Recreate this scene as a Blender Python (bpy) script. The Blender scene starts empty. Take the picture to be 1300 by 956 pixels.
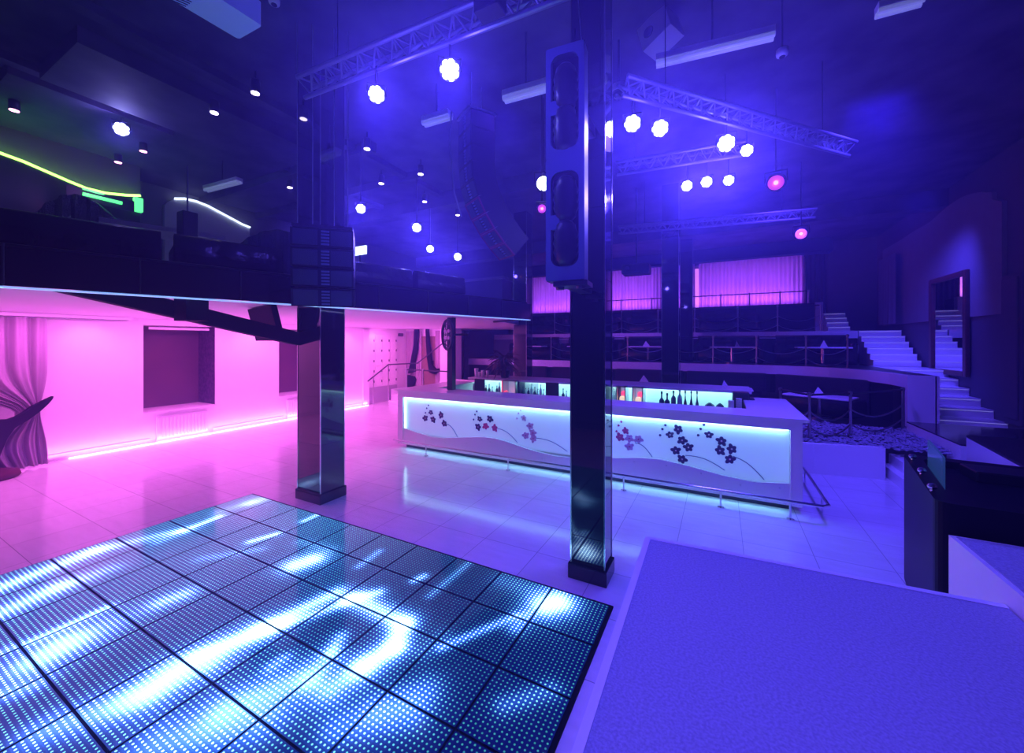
import bpy, math, random
from mathutils import Vector, Matrix
random.seed(7)
sc = bpy.context.scene
col = sc.collection
PI = math.pi

# ------------------------------------------------------------------ survey
# camera stands over the room's origin, eye height HC; room axes: x along the bar, y towards the terraces
FPX, HC = 500.0, 2.07
TH = math.atan2(265, 500)
FW = (-math.sin(TH), math.cos(TH)); RT = (math.cos(TH), math.sin(TH))
def ray(x, y):
    a = (x-650)/FPX
    return (FW[0]+RT[0]*a, FW[1]+RT[1]*a, (435-y)/FPX)
def onZ(x, y, z):
    r = ray(x, y); t = (z-HC)/r[2]; return Vector((r[0]*t, r[1]*t, z))
def onY(x, y, Y):
    r = ray(x, y); t = Y/r[1]; return Vector((r[0]*t, Y, HC+r[2]*t))
def onX(x, y, X):
    r = ray(x, y); t = X/r[0]; return Vector((X, r[1]*t, HC+r[2]*t))
def onD(x, y, d):
    r = ray(x, y); return Vector((r[0]*d, r[1]*d, HC+r[2]*d))

# ------------------------------------------------------------------ materials
def mat(name, color, rough=.5, metal=0., emit=None, es=0., bump=0., scale=40., var=0., spec=.5, coat=0., trans=0., alpha=1., detail=3, sharp=0):
    m = bpy.data.materials.new(name); m.use_nodes = True
    nt = m.node_tree; b = nt.nodes['Principled BSDF']
    b.inputs['Base Color'].default_value = (*color, 1)
    b.inputs['Roughness'].default_value = rough
    b.inputs['Metallic'].default_value = metal
    b.inputs['Specular IOR Level'].default_value = spec
    b.inputs['Coat Weight'].default_value = coat
    b.inputs['Coat Roughness'].default_value = .05
    b.inputs['Transmission Weight'].default_value = trans
    b.inputs['Alpha'].default_value = alpha
    if emit:
        b.inputs['Emission Color'].default_value = (*emit, 1)
        b.inputs['Emission Strength'].default_value = es
    tc = nt.nodes.new('ShaderNodeTexCoord')
    n = nt.nodes.new('ShaderNodeTexNoise'); n.inputs['Scale'].default_value = scale; n.inputs['Detail'].default_value = detail
    nt.links.new(tc.outputs['Object'], n.inputs['Vector'])
    fac = n.outputs['Fac']
    if sharp:
        rm = nt.nodes.new('ShaderNodeMapRange'); rm.inputs['From Min'].default_value = .5-sharp; rm.inputs['From Max'].default_value = .5+sharp; nt.links.new(fac, rm.inputs['Value']); fac = rm.outputs[0]
    mx = nt.nodes.new('ShaderNodeMix'); mx.data_type = 'RGBA'
    mx.inputs[6].default_value = (*[c*(1-var) for c in color], 1)
    mx.inputs[7].default_value = (*[min(1, c*(1+var)) for c in color], 1)
    nt.links.new(fac, mx.inputs[0]); nt.links.new(mx.outputs[2], b.inputs['Base Color'])
    if bump:
        bp = nt.nodes.new('ShaderNodeBump'); bp.inputs['Strength'].default_value = bump; bp.inputs['Distance'].default_value = .02
        nt.links.new(n.outputs['Fac'], bp.inputs['Height']); nt.links.new(bp.outputs[0], b.inputs['Normal'])
    return m

M = {}
def tile_mat():
    m = bpy.data.materials.new('polished_tile'); m.use_nodes = True
    nt = m.node_tree; b = nt.nodes['Principled BSDF']
    b.inputs['Roughness'].default_value = .13; b.inputs['Specular IOR Level'].default_value = .55
    tc = nt.nodes.new('ShaderNodeTexCoord'); br = nt.nodes.new('ShaderNodeTexBrick')
    br.offset = 0; br.inputs['Scale'].default_value = 1; br.inputs['Brick Width'].default_value = .6; br.inputs['Row Height'].default_value = .6
    br.inputs['Mortar Size'].default_value = .003; br.inputs['Mortar Smooth'].default_value = .1
    br.inputs['Color1'].default_value = (.76, .76, .78, 1); br.inputs['Color2'].default_value = (.70, .70, .73, 1)
    br.inputs['Mortar'].default_value = (.30, .30, .32, 1)
    nt.links.new(tc.outputs['Object'], br.inputs['Vector'])
    n = nt.nodes.new('ShaderNodeTexNoise'); n.inputs['Scale'].default_value = 3; n.inputs['Detail'].default_value = 6
    mp = nt.nodes.new('ShaderNodeMapping'); mp.inputs['Scale'].default_value = (1, 5, 1)
    nt.links.new(tc.outputs['Object'], mp.inputs[0]); nt.links.new(mp.outputs[0], n.inputs['Vector'])
    mx = nt.nodes.new('ShaderNodeMix'); mx.data_type = 'RGBA'; mx.blend_type = 'MULTIPLY'; mx.inputs[0].default_value = .25
    nt.links.new(br.outputs['Color'], mx.inputs[6]); nt.links.new(n.outputs['Fac'], mx.inputs[7]); nt.links.new(mx.outputs[2], b.inputs['Base Color'])
    return m
M['tile'] = tile_mat()
M['white'] = mat('white_paint', (.80, .79, .80), .6, var=.04, scale=6)
M['wallpink'] = mat('white_wall_paint', (.82, .80, .82), .7, var=.03, scale=4)
M['lacq'] = mat('white_lacquer', (.78, .77, .80), .25, var=.03, scale=5)
M['grey'] = mat('grey_paint', (.42, .42, .45), .6, var=.08, scale=6)
M['dwall'] = mat('dark_wall_paint', (.10, .10, .13), .75, var=.15, scale=5)
M['mwall'] = mat('mid_wall_paint', (.24, .23, .27), .75, var=.12, scale=5)
M['ceil'] = mat('dark_ceiling_paint', (.075, .070, .095), .7, var=.45, scale=1.6, sharp=.2)
M['booth'] = mat('black_booth_laminate', (.004, .003, .008), .4, var=.2, spec=.12)
M['black'] = mat('black_satin', (.012, .012, .016), .35, var=.2)
M['matte'] = mat('black_matte', (.006, .006, .008), .7, var=.2, spec=.08)
M['gloss'] = mat('black_gloss_tile', (.006, .006, .010), .045, var=.2, spec=.8, coat=.6)
M['gloss2'] = mat('black_gloss_lacquer', (.008, .007, .012), .12, var=.2, spec=.6)
M['leather'] = mat('black_tufted_leather', (.012, .010, .016), .22, bump=.5, scale=9, spec=.6)
M['chrome'] = mat('chrome', (.75, .75, .78), .18, 1., var=.04)
M['steel'] = mat('brushed_steel', (.55, .55, .60), .32, 1., var=.08, scale=80)
M['alu'] = mat('truss_aluminium', (.26, .28, .36), .4, .6, var=.06, scale=30)
M['dmetal'] = mat('dark_metal', (.05, .05, .06), .4, .6, var=.15)
M['carpet'] = mat('flecked_stage_carpet', (.36, .36, .46), .95, var=.16, scale=95, bump=.2, detail=4, sharp=.15)
M['fabric'] = mat('curtain_fabric', (.40, .33, .40), .85, var=.08, scale=60)
M['fabric2'] = mat('dark_curtain_fabric', (.20, .18, .26), .85, var=.1, scale=60)
M['brown'] = mat('brown_door_wood', (.22, .15, .10), .5, var=.3, scale=12)
M['winpane'] = mat('tinted_window_film', (.11, .05, .075), .5, var=.35, scale=1.5)
M['winrev'] = mat('patterned_reveal_paper', (.045, .018, .05), .6, var=.9, scale=14, detail=6, sharp=.12)
M['pebble'] = mat('pebble_stone', (.30, .30, .36), .3, var=.6, scale=9)
M['cup'] = mat('white_paper', (.75, .74, .76), .5, var=.03)
M['bglass'] = mat('green_bottle_glass', (.02, .10, .09), .08, var=.1, spec=.8)
M['bglass2'] = mat('dark_bottle_glass', (.015, .03, .06), .08, var=.1, spec=.8)
M['bclear'] = mat('clear_bottle_glass', (.45, .62, .70), .08, var=.1, spec=.8)
M['red'] = mat('red_plastic', (.55, .03, .06), .4, var=.1)
M['redframe'] = mat('red_speaker_rim', (.20, .015, .07), .4, var=.2)
M['grille'] = mat('speaker_grille', (.05, .06, .10), .5, .3, bump=.6, scale=160, var=.3)
M['greyspk'] = mat('grey_speaker_horn', (.14, .18, .30), .45, var=.15)
M['wframe'] = mat('pale_blue_painted_steel', (.10, .15, .22), .4, .1, var=.05, scale=20)
M['petalD'] = mat('violet_orchid_ink', (.05, .02, .12), .3, var=.6, scale=30)
M['petalL'] = mat('pink_orchid_ink', (.62, .38, .62), .3, var=.4, scale=30)
M['petalR'] = mat('red_orchid_ink', (.55, .05, .25), .3, var=.4, scale=30)
M['leafink'] = mat('grey_stem_ink', (.12, .15, .28), .4, var=.2)
M['plant'] = mat('dried_palm_foliage', (.10, .05, .07), .7, var=.4, scale=20)
M['darkred'] = mat('dark_red_velvet', (.07, .01, .02), .7, var=.3)
M['screen'] = mat('dim_monitor_glass', (.02, .05, .12), .15, emit=(.02, .06, .22), es=.5)
M['pjpaint'] = mat('white_paint_cyan_lit', (.62, .95, .95), .4, var=.03)  # cyan light falling on the white box is put into its colour
def em(name, c, s, base=(.8, .8, .8)): return mat(name, base, .5, emit=c, es=s)
M['e_pink'] = em('magenta_led_strip', (1, .35, .95), 7)
M['e_cyan'] = em('cyan_led_strip', (.45, .88, 1), 6)
M['e_cyanpanel'] = em('backlit_frosted_glass', (.22, .46, 1), .42, (.70, .72, .78))
M['e_barback'] = em('backlit_bar_glass', (.35, .85, 1), .75)
M['e_green'] = em('green_led_strip', (.35, 1, .12), 5)
M['e_green2'] = em('green_glow_lamp', (.10, 1, .30), 1.6)
M['e_viol'] = em('violet_led_strip', (.50, .60, 1), 3.2)
M['e_edge'] = em('blue_white_led_edge', (.22, .42, 1), 1.1)
M['e_lamp'] = em('stage_lamp_lens', (.75, .92, 1), 16)
M['e_step'] = em('step_edge_light', (.28, .26, 1), .8)
M['e_lampdim'] = em('tilted_lamp_lens', (.80, .90, 1), 12)
M['e_down'] = em('downlight_lens', (.75, .62, 1), 9)
M['e_downm'] = em('magenta_downlight_lens', (1, .30, .80), 7)
M['e_core'] = em('magenta_beam_core', (1, .35, .9), 2)
M['e_mag'] = em('magenta_beam_lens', (.75, .02, .62), .8)
M['e_curtain'] = em('backlit_window_glow', (.50, .13, 1), 1.5)
M['e_batten'] = em('batten_tube', (.3, .35, .9), .25)  # faint glow put into the tubes although the battens are unlit
M['e_red'] = em('red_display_light', (1, .05, .12), 1.4)
M['e_amber'] = em('amber_display_light', (1, .75, .45), .9)
M['e_sign'] = em('exit_sign_face', (.10, .02, .12), .3, (.05, .03, .05))

# ------------------------------------------------------------------ mesh builder
class MB:
    def __init__(s): s.v = []; s.f = []; s.c = []
    def add(s, vs, fs):
        o = len(s.v); s.v += [tuple(v) for v in vs]; s.f += [tuple(i+o for i in f) for f in fs]; return s
    def box(s, x0, x1, y0, y1, z0, z1, bev=0.):
        if bev <= 0:
            return s.add([(x0,y0,z0),(x1,y0,z0),(x1,y1,z0),(x0,y1,z0),(x0,y0,z1),(x1,y0,z1),(x1,y1,z1),(x0,y1,z1)],
                         [(3,2,1,0),(4,5,6,7),(0,1,5,4),(1,2,6,5),(2,3,7,6),(3,0,4,7)])
        b = bev; o = []
        ring = lambda z, i: [(x0+i, y0+b, z), (x0+b, y0+i, z), (x1-b, y0+i, z), (x1-i, y0+b, z), (x1-i, y1-b, z), (x1-b, y1-i, z), (x0+b, y1-i, z), (x0+i, y1-b, z)]
        zs = [(z0, b*.6), (z0+b, 0), (z1-b, 0), (z1, b*.6)]
        for z, i in zs: o += ring(z, i)
        fs = [tuple(range(7, -1, -1)), tuple(range(24, 32))]
        for k in range(3):
            for j in range(8): fs.append((k*8+j, k*8+(j+1) % 8, k*8+8+(j+1) % 8, k*8+8+j))
        return s.add(o, fs)
    def obox(s, c, ux, uy, uz, hx, hy, hz):
        c = Vector(c); vs = []
        for sz in (-1, 1):
            for sx, sy in ((-1,-1),(1,-1),(1,1),(-1,1)):
                vs.append(c+Vector(ux)*sx*hx+Vector(uy)*sy*hy+Vector(uz)*sz*hz)
        return s.add(vs, [(3,2,1,0),(4,5,6,7),(0,1,5,4),(1,2,6,5),(2,3,7,6),(3,0,4,7)])
    def prism(s, pts, axis, a0, a1):
        n = len(pts); vs = []
        for a in (a0, a1):
            for p in pts:
                vs.append((a, p[0], p[1]) if axis == 'x' else (p[0], a, p[1]) if axis == 'y' else (p[0], p[1], a))
        return s.add(vs, [tuple(range(n-1, -1, -1)), tuple(range(n, 2*n))] + [(i, (i+1) % n, n+(i+1) % n, n+i) for i in range(n)])
    def tube(s, pts, r, n=8, closed=False):
        pts = [Vector(p) for p in pts]; rs = r if isinstance(r, (list, tuple)) else [r]*len(pts)
        vs = []; ref = None
        for i, p in enumerate(pts):
            a = pts[max(i-1, 0)]; b = pts[min(i+1, len(pts)-1)]
            d = (b-a); d = d.normalized() if d.length > 1e-9 else Vector((0, 0, 1))
            if ref is None: ref = Vector((0, 0, 1)) if abs(d.z) < .9 else Vector((1, 0, 0))
            u = d.cross(ref).normalized(); w = d.cross(u).normalized(); ref = u.cross(d) if u.length else ref
            for k in range(n):
                t = 2*PI*k/n; vs.append(p+u*math.cos(t)*rs[i]+w*math.sin(t)*rs[i])
        fs = [(i*n+k, i*n+(k+1) % n, (i+1)*n+(k+1) % n, (i+1)*n+k) for i in range(len(pts)-1) for k in range(n)]
        fs += [tuple(range(n-1, -1, -1)), tuple(range((len(pts)-1)*n, len(pts)*n))]
        return s.add(vs, fs)
    def lathe(s, c, prof, n=14, ax=(0, 0, 1)):
        c = Vector(c); ax = Vector(ax).normalized()
        u = ax.orthogonal().normalized(); w = ax.cross(u); vs = []
        for r, h in prof:
            for k in range(n):
                t = 2*PI*k/n; vs.append(c+ax*h+u*math.cos(t)*max(r, 1e-4)+w*math.sin(t)*max(r, 1e-4))
        m = len(prof)
        fs = [(i*n+k, i*n+(k+1) % n, (i+1)*n+(k+1) % n, (i+1)*n+k) for i in range(m-1) for k in range(n)]
        fs += [tuple(range(n-1, -1, -1)), tuple(range((m-1)*n, m*n))]
        return s.add(vs, fs)
    def grid(s, fn, nu, nv):
        vs = [fn(i/nu, j/nv) for j in range(nv+1) for i in range(nu+1)]
        return s.add(vs, [(j*(nu+1)+i, j*(nu+1)+i+1, (j+1)*(nu+1)+i+1, (j+1)*(nu+1)+i) for j in range(nv) for i in range(nu)])
    def build(s, name, m, parent=None, smooth=False, recalc=True):
        me = bpy.data.meshes.new(name)
        if parent is not None: o0 = Vector(parent['_org'])
        else:
            xs, ys, zs = zip(*s.v); o0 = Vector(((min(xs)+max(xs))/2, (min(ys)+max(ys))/2, min(zs)))
        me.from_pydata([tuple(Vector(v)-o0) for v in s.v], [], s.f)
        if recalc:
            import bmesh
            bm = bmesh.new(); bm.from_mesh(me); bmesh.ops.recalc_face_normals(bm, faces=bm.faces); bm.to_mesh(me); bm.free()
        me.materials.append(M[m] if isinstance(m, str) else m)
        if smooth:
            for p in me.polygons: p.use_smooth = len(p.vertices) <= 4
        ob = bpy.data.objects.new(name, me); col.objects.link(ob)
        ob['_org'] = tuple(o0)
        if parent is not None: ob.parent = parent; ob.location = (0, 0, 0)
        else: ob.location = o0
        return ob
def tag(o, label, cat, group=None, kind=None):
    o['label'] = label; o['category'] = cat
    if group: o['group'] = group
    if kind: o['kind'] = kind
    return o
def thing(name, loc, label, cat, group=None):
    o = bpy.data.objects.new(name, None); col.objects.link(o); o.location = loc; o['_org'] = tuple(loc)
    return tag(o, label, cat, group)
def struct(o): o['kind'] = 'structure'; return o
def copy_tree(o, parent=None):
    c = o.copy(); col.objects.link(c); c.parent = parent
    for ch in [k for k in col.objects if k.parent == o]: copy_tree(ch, c)
    return c
def place(src, loc, rz, label, group=None):
    c = copy_tree(src); c.location = loc; c.rotation_euler = (0, 0, rz); c['label'] = label
    if group: c['group'] = group
    return c

# ------------------------------------------------------------------ lights
def area(loc, size, sy, color, power, target=None, rot=None, spread=None):
    l = bpy.data.lights.new('area_light', 'AREA'); l.shape = 'RECTANGLE'; l.size = size; l.size_y = sy; l.color = color; l.energy = power
    if spread: l.spread = spread
    o = bpy.data.objects.new('area_light', l); col.objects.link(o); o.location = loc
    if target is not None: o.rotation_euler = (Vector(target)-Vector(loc)).to_track_quat('-Z', 'Y').to_euler()
    elif rot: o.rotation_euler = rot
    o.visible_camera = False; o.visible_glossy = False
    return o
def spot(loc, target, color, power, ang=80, blend=.6, r=.05):
    l = bpy.data.lights.new('spot_light', 'SPOT'); l.color = color; l.energy = power; l.spot_size = math.radians(ang); l.spot_blend = blend; l.shadow_soft_size = r
    o = bpy.data.objects.new('spot_light', l); col.objects.link(o); o.location = loc
    o.rotation_euler = (Vector(target)-Vector(loc)).to_track_quat('-Z', 'Y').to_euler(); return o
def point(loc, color, power, r=.05):
    l = bpy.data.lights.new('point_light', 'POINT'); l.color = color; l.energy = power; l.shadow_soft_size = r
    o = bpy.data.objects.new('point_light', l); col.objects.link(o); o.location = loc; return o

# ================================================================== SETTING
XL, XR = -10.33, 4.6
CZ = 5.6
struct(MB().box(-13, 5, -2.5, 18, -.12, 0).build('floor', 'tile'))
struct(MB().box(-13, 5, -2.5, 18, CZ, CZ+.12).build('ceiling', 'ceil'))
# ceiling panels and down-stand beams
for i, (x0, x1, y0, y1, z0) in enumerate([(-13, -3.2, 7.4, 7.75, 5.28), (-13, 5, 12.6, 13.0, 5.2), (-9.9, -7.9, 1.4, 3.1, 5.45), (-7.6, -6.3, 1.6, 4.6, 5.4),
                                          (-7.8, -7.65, 0, 7.4, 5.5), (-5.9, -5.75, 0, 7.4, 5.5), (-13, -5.4, 4.9, 5.05, 5.44), (-13, -5.4, 6.2, 6.3, 5.44)]):
    struct(MB().box(x0, x1, y0, y1, z0, CZ-.002).build('trim_%d' % (i+1), 'ceil'))

# left wall, with two window niches
def wall_x(name, x0, x1, y0, y1, z0, z1, holes, m):
    mb = MB(); ys = sorted({y0, y1, *[h[0] for h in holes], *[h[1] for h in holes]})
    for a, b in zip(ys, ys[1:]):
        hs = [h for h in holes if h[0] <= a+1e-6 and h[1] >= b-1e-6]
        if hs: mb.box(x0, x1, a, b, z0, hs[0][2]); mb.box(x0, x1, a, b, hs[0][3], z1)
        else: mb.box(x0, x1, a, b, z0, z1)
    return struct(mb.build(name, m))
W1 = (3.55, 4.83, .62, 2.43); W2 = (6.32, 7.65, .62, 2.43)
wall_x('wall_left', XL-.8, XL, -2.5, 9.28, 0, 2.62, [W1, W2], 'wallpink')
struct(MB().box(XL-.5, XL-.2, 9.28, 11.3, 0, 2.62).build('wall_locker_side', 'wallpink'))
for i, w in enumerate((W1, W2)):
    wo = MB().box(XL-.76, XL-.72, w[0], w[1], w[2], w[3]).build('window_%d' % (i+1), 'winpane'); struct(wo)
    MB().box(XL-.72, XL-.002, w[1]-.012, w[1]-.001, w[2], w[3]).build('window_reveal', 'winrev', wo)
    MB().box(XL-.72, XL+.10, w[0]+.001, w[1]-.013, w[2]+.0005, w[2]+.03).build('window_sill', 'lacq', wo)
    lb = MB().tube([(XL-.1, w[0]+.12, w[3]-.06), (XL-.1, w[1]-.08, w[3]-.06)], .028)
    t = lb.build('roller_blind', 'white'); tag(t, 'rolled pale blind tube at the top of the %s window niche' % ('first' if i == 0 else 'second, partly hidden'), 'blind')
    # radiator
    y0, y1 = w[0]+.2, w[1]-.16
    r = thing('radiator', (XL+.05, (y0+y1)/2, 0), ('ribbed white radiator under the first dark window from the curtain' if i == 0 else 'ribbed white radiator under the second dark window, by the black column'), 'radiator', 'radiators under the windows')
    MB().box(XL+.0, XL+.045, y0, y1, .06, .53, .008).build('radiator_panel', 'white', r)
    mb = MB()
    n = 14
    for k in range(n):
        yy = y0+.04+(y1-y0-.08)*k/(n-1); mb.box(XL+.045, XL+.06, yy-.018, yy+.018, .1, .49, .005)
    mb.build('radiator_fins', 'white', r)
    MB().box(XL+.0, XL+.04, y0-.01, y1+.01, 0, .06).build('radiator_foot', 'white', r)
bb = MB().box(XL, XL+.02, -2.5, W1[0]+.1, 0, .11); bb.box(XL, XL+.02, W1[1]-.05, W2[0]+.1, 0, .11); bb.box(XL, XL+.02, W2[1]-.05, 9.28, 0, .11)
struct(bb.build('baseboard_left', 'lacq'))
tag(MB().box(XL+.068, XL+.084, 2.5, 9.25, .0, .018).build('led_strip', 'e_pink'), 'glowing pink-white light strip along the foot of the pink wall', 'led strip')
# pilaster before the lockers
struct(MB().box(XL, XL+.08, 9.05, 9.28, .0, 2.5).build('trim_20', 'wallpink'))
# lockers
lk = thing('locker_cabinet', (XL-.15, 10.0, 0), 'white grid of small locker doors on the pink wall beyond the black column', 'locker')
MB().box(XL-.199, XL-.12, 9.34, 10.75, .55, 2.34).build('cabinet_body', 'white', lk)
MB().box(XL-.2, XL-.12, 9.34, 10.75, 0, .55).build('cabinet_plinth', 'grey', lk)
for r_ in range(5):
    for c_ in range(4):
        y0 = 9.36+c_*.345; z0 = .58+r_*.35
        d = MB().box(XL-.12, XL-.10, y0, y0+.33, z0, z0+.335).build('locker_door', 'white', lk)
        MB().box(XL-.10, XL-.08, y0+.27, y0+.295, z0+.12, z0+.2).build('locker_handle', 'black', d)
tag(MB().box(XL-.2, XL-.16, 10.88, 11.12, 2.30, 2.42, .006).build('exit_sign', 'e_sign'), 'small dark exit sign above the lockers beside the curtain', 'sign')
# entrance end wall (y=11.3)
struct(MB().box(XL-.5, -8.2, 11.3, 11.6, 0, 2.62).build('wall_entrance', 'wallpink'))
struct(MB().box(-8.6, -8.2, 10.9, 11.3, 0, 2.62).build('wall_entrance_side', 'wallpink'))
dr = MB().box(-9.72, -9.05, 11.24, 11.30, .42, 2.3).build('door_1', 'brown'); struct(dr)
MB().box(-9.16, -9.12, 11.19, 11.24, 1.28, 1.42).build('door_handle', 'chrome', dr)

# right wall with wavy topped facing
struct(MB().box(XR, XR+.3, -2.5, 18, 0, CZ).build('wall_right', 'dwall'))
wv = [onX(*p, XR) for p in ((1150,303),(1160,296),(1172,289),(1186,281),(1196,272),(1205,264),(1216,256),(1228,249),(1240,245),(1252,243),(1266,243),(1266,252),(1279,255))]
pts = [(v.y, v.z) for v in wv]
pts = [(16.5, pts[0][1])]+pts+[(pts[-1][0], 2.6), (16.5, 2.6)]
struct(MB().prism(pts, 'x', XR-.07, XR-.001).build('trim_21', 'mwall'))
struct(MB().box(XR-.04, XR-.001, 6, 16.5, .0, 2.6).build('trim_22', 'dwall'))
# far wall behind the terraces
struct(MB().box(-9, XR, 17.3, 17.6, 0, CZ).build('wall_back', 'mwall'))
struct(MB().box(-9, 3.3, 16.55, 17.3, 5.14, CZ-.002).build('trim_23', 'matte'))
struct(MB().box(-9.2, -8.9, 13.2, 17.6, 0, CZ).build('wall_terrace_side', 'dwall'))
# left, upper level walls
LW = XL
struct(MB().box(XL-.3, XL, -2.5, 3.5, 2.62, CZ).build('wall_left_upper', 'mwall'))
struct(MB().box(-11.5, XL-.3, 3.3, 3.5, 2.62, CZ).build('wall_upper_return', 'dwall'))
struct(MB().box(-11.5, -11.2, 3.5, 13.2, 2.62, CZ).build('wall_upper_back', 'mwall'))
struct(MB().box(-11.5, -6.45, 13.2, 13.4, 2.62, CZ).build('wall_upper_end', 'dwall'))

# ================================================================== MEZZANINE
edge = [(-5.75, -2.5), (-5.30, 0.0), (-5.04, .86), (-4.35, 3.10), (-3.32, 6.93)]
poly = edge + [(-4.5, 7.6), (-4.9, 9.9), (-6.45, 13.2), (-11.5, 13.2), (-11.5, 3.4), (XL-.2, 3.4), (XL-.2, -2.5)]
struct(MB().prism(poly, 'z', 2.56, 2.80).build('floor_upper', 'white'))
def strip(pts, z0, z1, th, name, m, parent=None):
    mb = MB()
    for a, b in zip(pts, pts[1:]):
        a = Vector((*a, 0)); b = Vector((*b, 0)); d = (b-a).normalized(); n = Vector((d.y, -d.x, 0))
        mb.obox((a+b)/2+n*th/2+Vector((0, 0, (z0+z1)/2)), d, n, (0, 0, 1), (b-a).length/2+th*.3, th/2, (z1-z0)/2)
    return mb.build(name, m, parent)
struct(strip(edge+[(-4.5, 7.6)], 2.52, 2.815, .05, 'trim_24', 'gloss2'))
led_edge = strip(edge, 2.503, 2.516, .052, 'led_strip', 'e_edge'); tag(led_edge, 'thin pale blue light line along the lower edge of the black balcony', 'led strip')
# balcony balustrade : posts, rail, dark glass
bal = thing('balustrade', (-4.6, 2.5, 2.84), 'black balcony balustrade with dark glass and thin posts above the pink hall', 'railing')
strip([(e[0]-.03, e[1]) for e in edge], 2.815, 2.84, .012, 'glass_panel', 'gloss2', bal)
mbp = [Vector((e[0]-.04, e[1], 2.85)) for e in edge]
MB().tube(mbp, .022).build('hand_rail', 'dmetal', bal)
for a, b in zip(edge[1:], edge[2:]):
    L = math.dist(a, b); n = max(1, round(L/.85))
    for k in range(n):
        t = k/n; x = a[0]+(b[0]-a[0])*t-.06; y = a[1]+(b[1]-a[1])*t
        MB().tube([(x+.125, y, 2.53), (x+.125, y, 2.85)], .008).build('post', 'dmetal', bal)
# under-balcony inner trim line on the soffit
inner = [(e[0]-.28, e[1]) for e in edge]
struct(strip(inner, 2.535, 2.558, .03, 'trim_25', 'wallpink'))
# raking brace beam under the balcony
bm = MB(); A = Vector((-5.0, 3.35, 2.11)); B = Vector((-5.28, .75, 2.72))
d = (B-A).normalized(); s_ = d.cross(Vector((0, 0, 1))).normalized(); u = s_.cross(d)
bm.obox((A+B)/2, d, s_, u, (B-A).length/2, .07, .085)
struct(bm.build('beam_raking', 'matte'))
# tv on ceiling bracket under the balcony
tv = thing('hanging_screen', (-5.35, 3.0, 2.1), 'black flat screen hung on a bracket under the balcony beside the column', 'screen')
c = onD(337, 411, 5.35)
dx = Vector((math.cos(-.25), math.sin(-.25), 0)); dz = Vector((0, -.25, .97)).normalized(); dy = dx.cross(dz).normalized()
MB().obox(c, dx, dy, dz, .50, .035, .23).build('screen_body', 'matte', tv)
MB().obox(c-dy*.045, dx, dy, dz, .28, .02, .14).build('screen_back', 'matte', tv)
MB().box(c.x-.03, c.x+.03, c.y-.03, c.y+.03, c.z+.15, 2.56).build('bracket', 'dmetal', tv)
p = onZ(243, 388, 2.46); struct(MB().box(p.x-.13, p.x+.13, p.y-.1, p.y+.1, 2.3, 2.56).build('beam_stub', 'matte'))

# ================================================================== COLUMNS
def column(x0, x1, y0, y1, zb, label, strips=True):
    c = thing('column', ((x0+x1)/2, (y0+y1)/2, zb), label, 'column', 'glossy black columns')
    p = .022
    mb = MB(); z = zb+.13
    k = 0
    while z < CZ-.01:
        z2 = min(z+.62, CZ); mb.box(x0, x1, y0, y1, z+.003, z2); mb.box(x0+.004, x1-.004, y0+.004, y1-.004, z, z+.003); z = z2
    mb.build('column_shaft', 'gloss', c)
    MB().box(x0-p, x1+p, y0-p, y1+p, zb, zb+.13, .004).build('column_base', 'gloss2', c)
    for (cx, cy) in ((x0, y0), (x1, y0), (x1, y1)):
        MB().box(cx-.006, cx+.006, cy-.006, cy+.006, zb+.13, CZ-.01).build('corner_strip', 'chrome', c)
    return c
column(-4.98, -4.52, 3.30, 3.66, 0, 'glossy black column standing on the pink floor under the balcony edge')
column(-1.17, -.87, 3.32, 3.56, 0, 'glossy black tiled column nearest the bar, reflecting the dance floor')
column(-1.17, -.82, 9.4, 9.75, 0, 'dark column rising behind the bar in front of the terraces')
column(-4.98, -4.6, 9.5, 9.86, 0, 'dark column behind the palm at the back of the bar')
column(-1.18, -.8, 13.9, 14.25, 1.45, 'farthest dark column standing on the middle terrace')

# ================================================================== DANCE FLOOR
# picture shown by the floor: soft bright shapes, given by where they lie
strokes = []
for ax_, ay_, bx_, by_, wd_, am_ in [(-40,765,120,702,.075,1.3), (120,702,230,675,.06,.7), (-30,795,75,748,.085,1.15), (75,748,140,725,.07,.5), (40,818,135,775,.035,1.2), (-40,850,10,828,.04,.7),
        (48,842,78,825,.12,1.3), (90,815,130,800,.12,.5), (205,768,232,758,.07,1.0), (235,676,278,658,.045,1.1), (200,690,232,677,.05,.6), (278,652,318,640,.06,.35), (318,690,352,680,.035,1.2), (255,712,330,700,.05,.35), (320,640,332,636,.09,.7),
        (385,664,402,656,.03,.9), (376,720,396,713,.085,1.9), (380,690,420,700,.05,.25),
        (225,850,330,805,.10,1.25), (330,802,428,755,.055,1.5), (250,835,360,795,.05,.9), (350,800,440,768,.04,1.1), (180,885,260,850,.10,1.0), (440,765,480,755,.04,1.3),
        (450,762,512,795,.065,1.7), (512,795,500,825,.06,1.6), (500,825,462,850,.065,1.6), (462,850,420,880,.08,1.2), (420,832,432,812,.04,1.0), (395,868,420,835,.06,.8), (345,850,360,840,.04,.8), (290,900,380,865,.10,1.1), (480,900,540,880,.08,.6),
        (694,772,708,768,.10,2.3), (655,800,668,785,.05,.8), (560,826,655,785,.028,.9), (526,740,538,734,.028,1.1), (455,722,482,702,.03,.6), (545,760,598,715,.028,.5), (640,740,700,760,.09,.35), (540,830,560,812,.06,.35),
        (60,930,180,890,.10,1.0), (-40,900,40,875,.06,.8), (200,950,330,920,.12,1.0), (430,930,520,910,.09,.8), (640,900,700,880,.05,.5)]:
    A_ = onZ(ax_, ay_, 0); B_ = onZ(bx_, by_, 0); strokes.append((A_.x, A_.y, B_.x-A_.x, B_.y-A_.y, wd_, am_))
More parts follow.
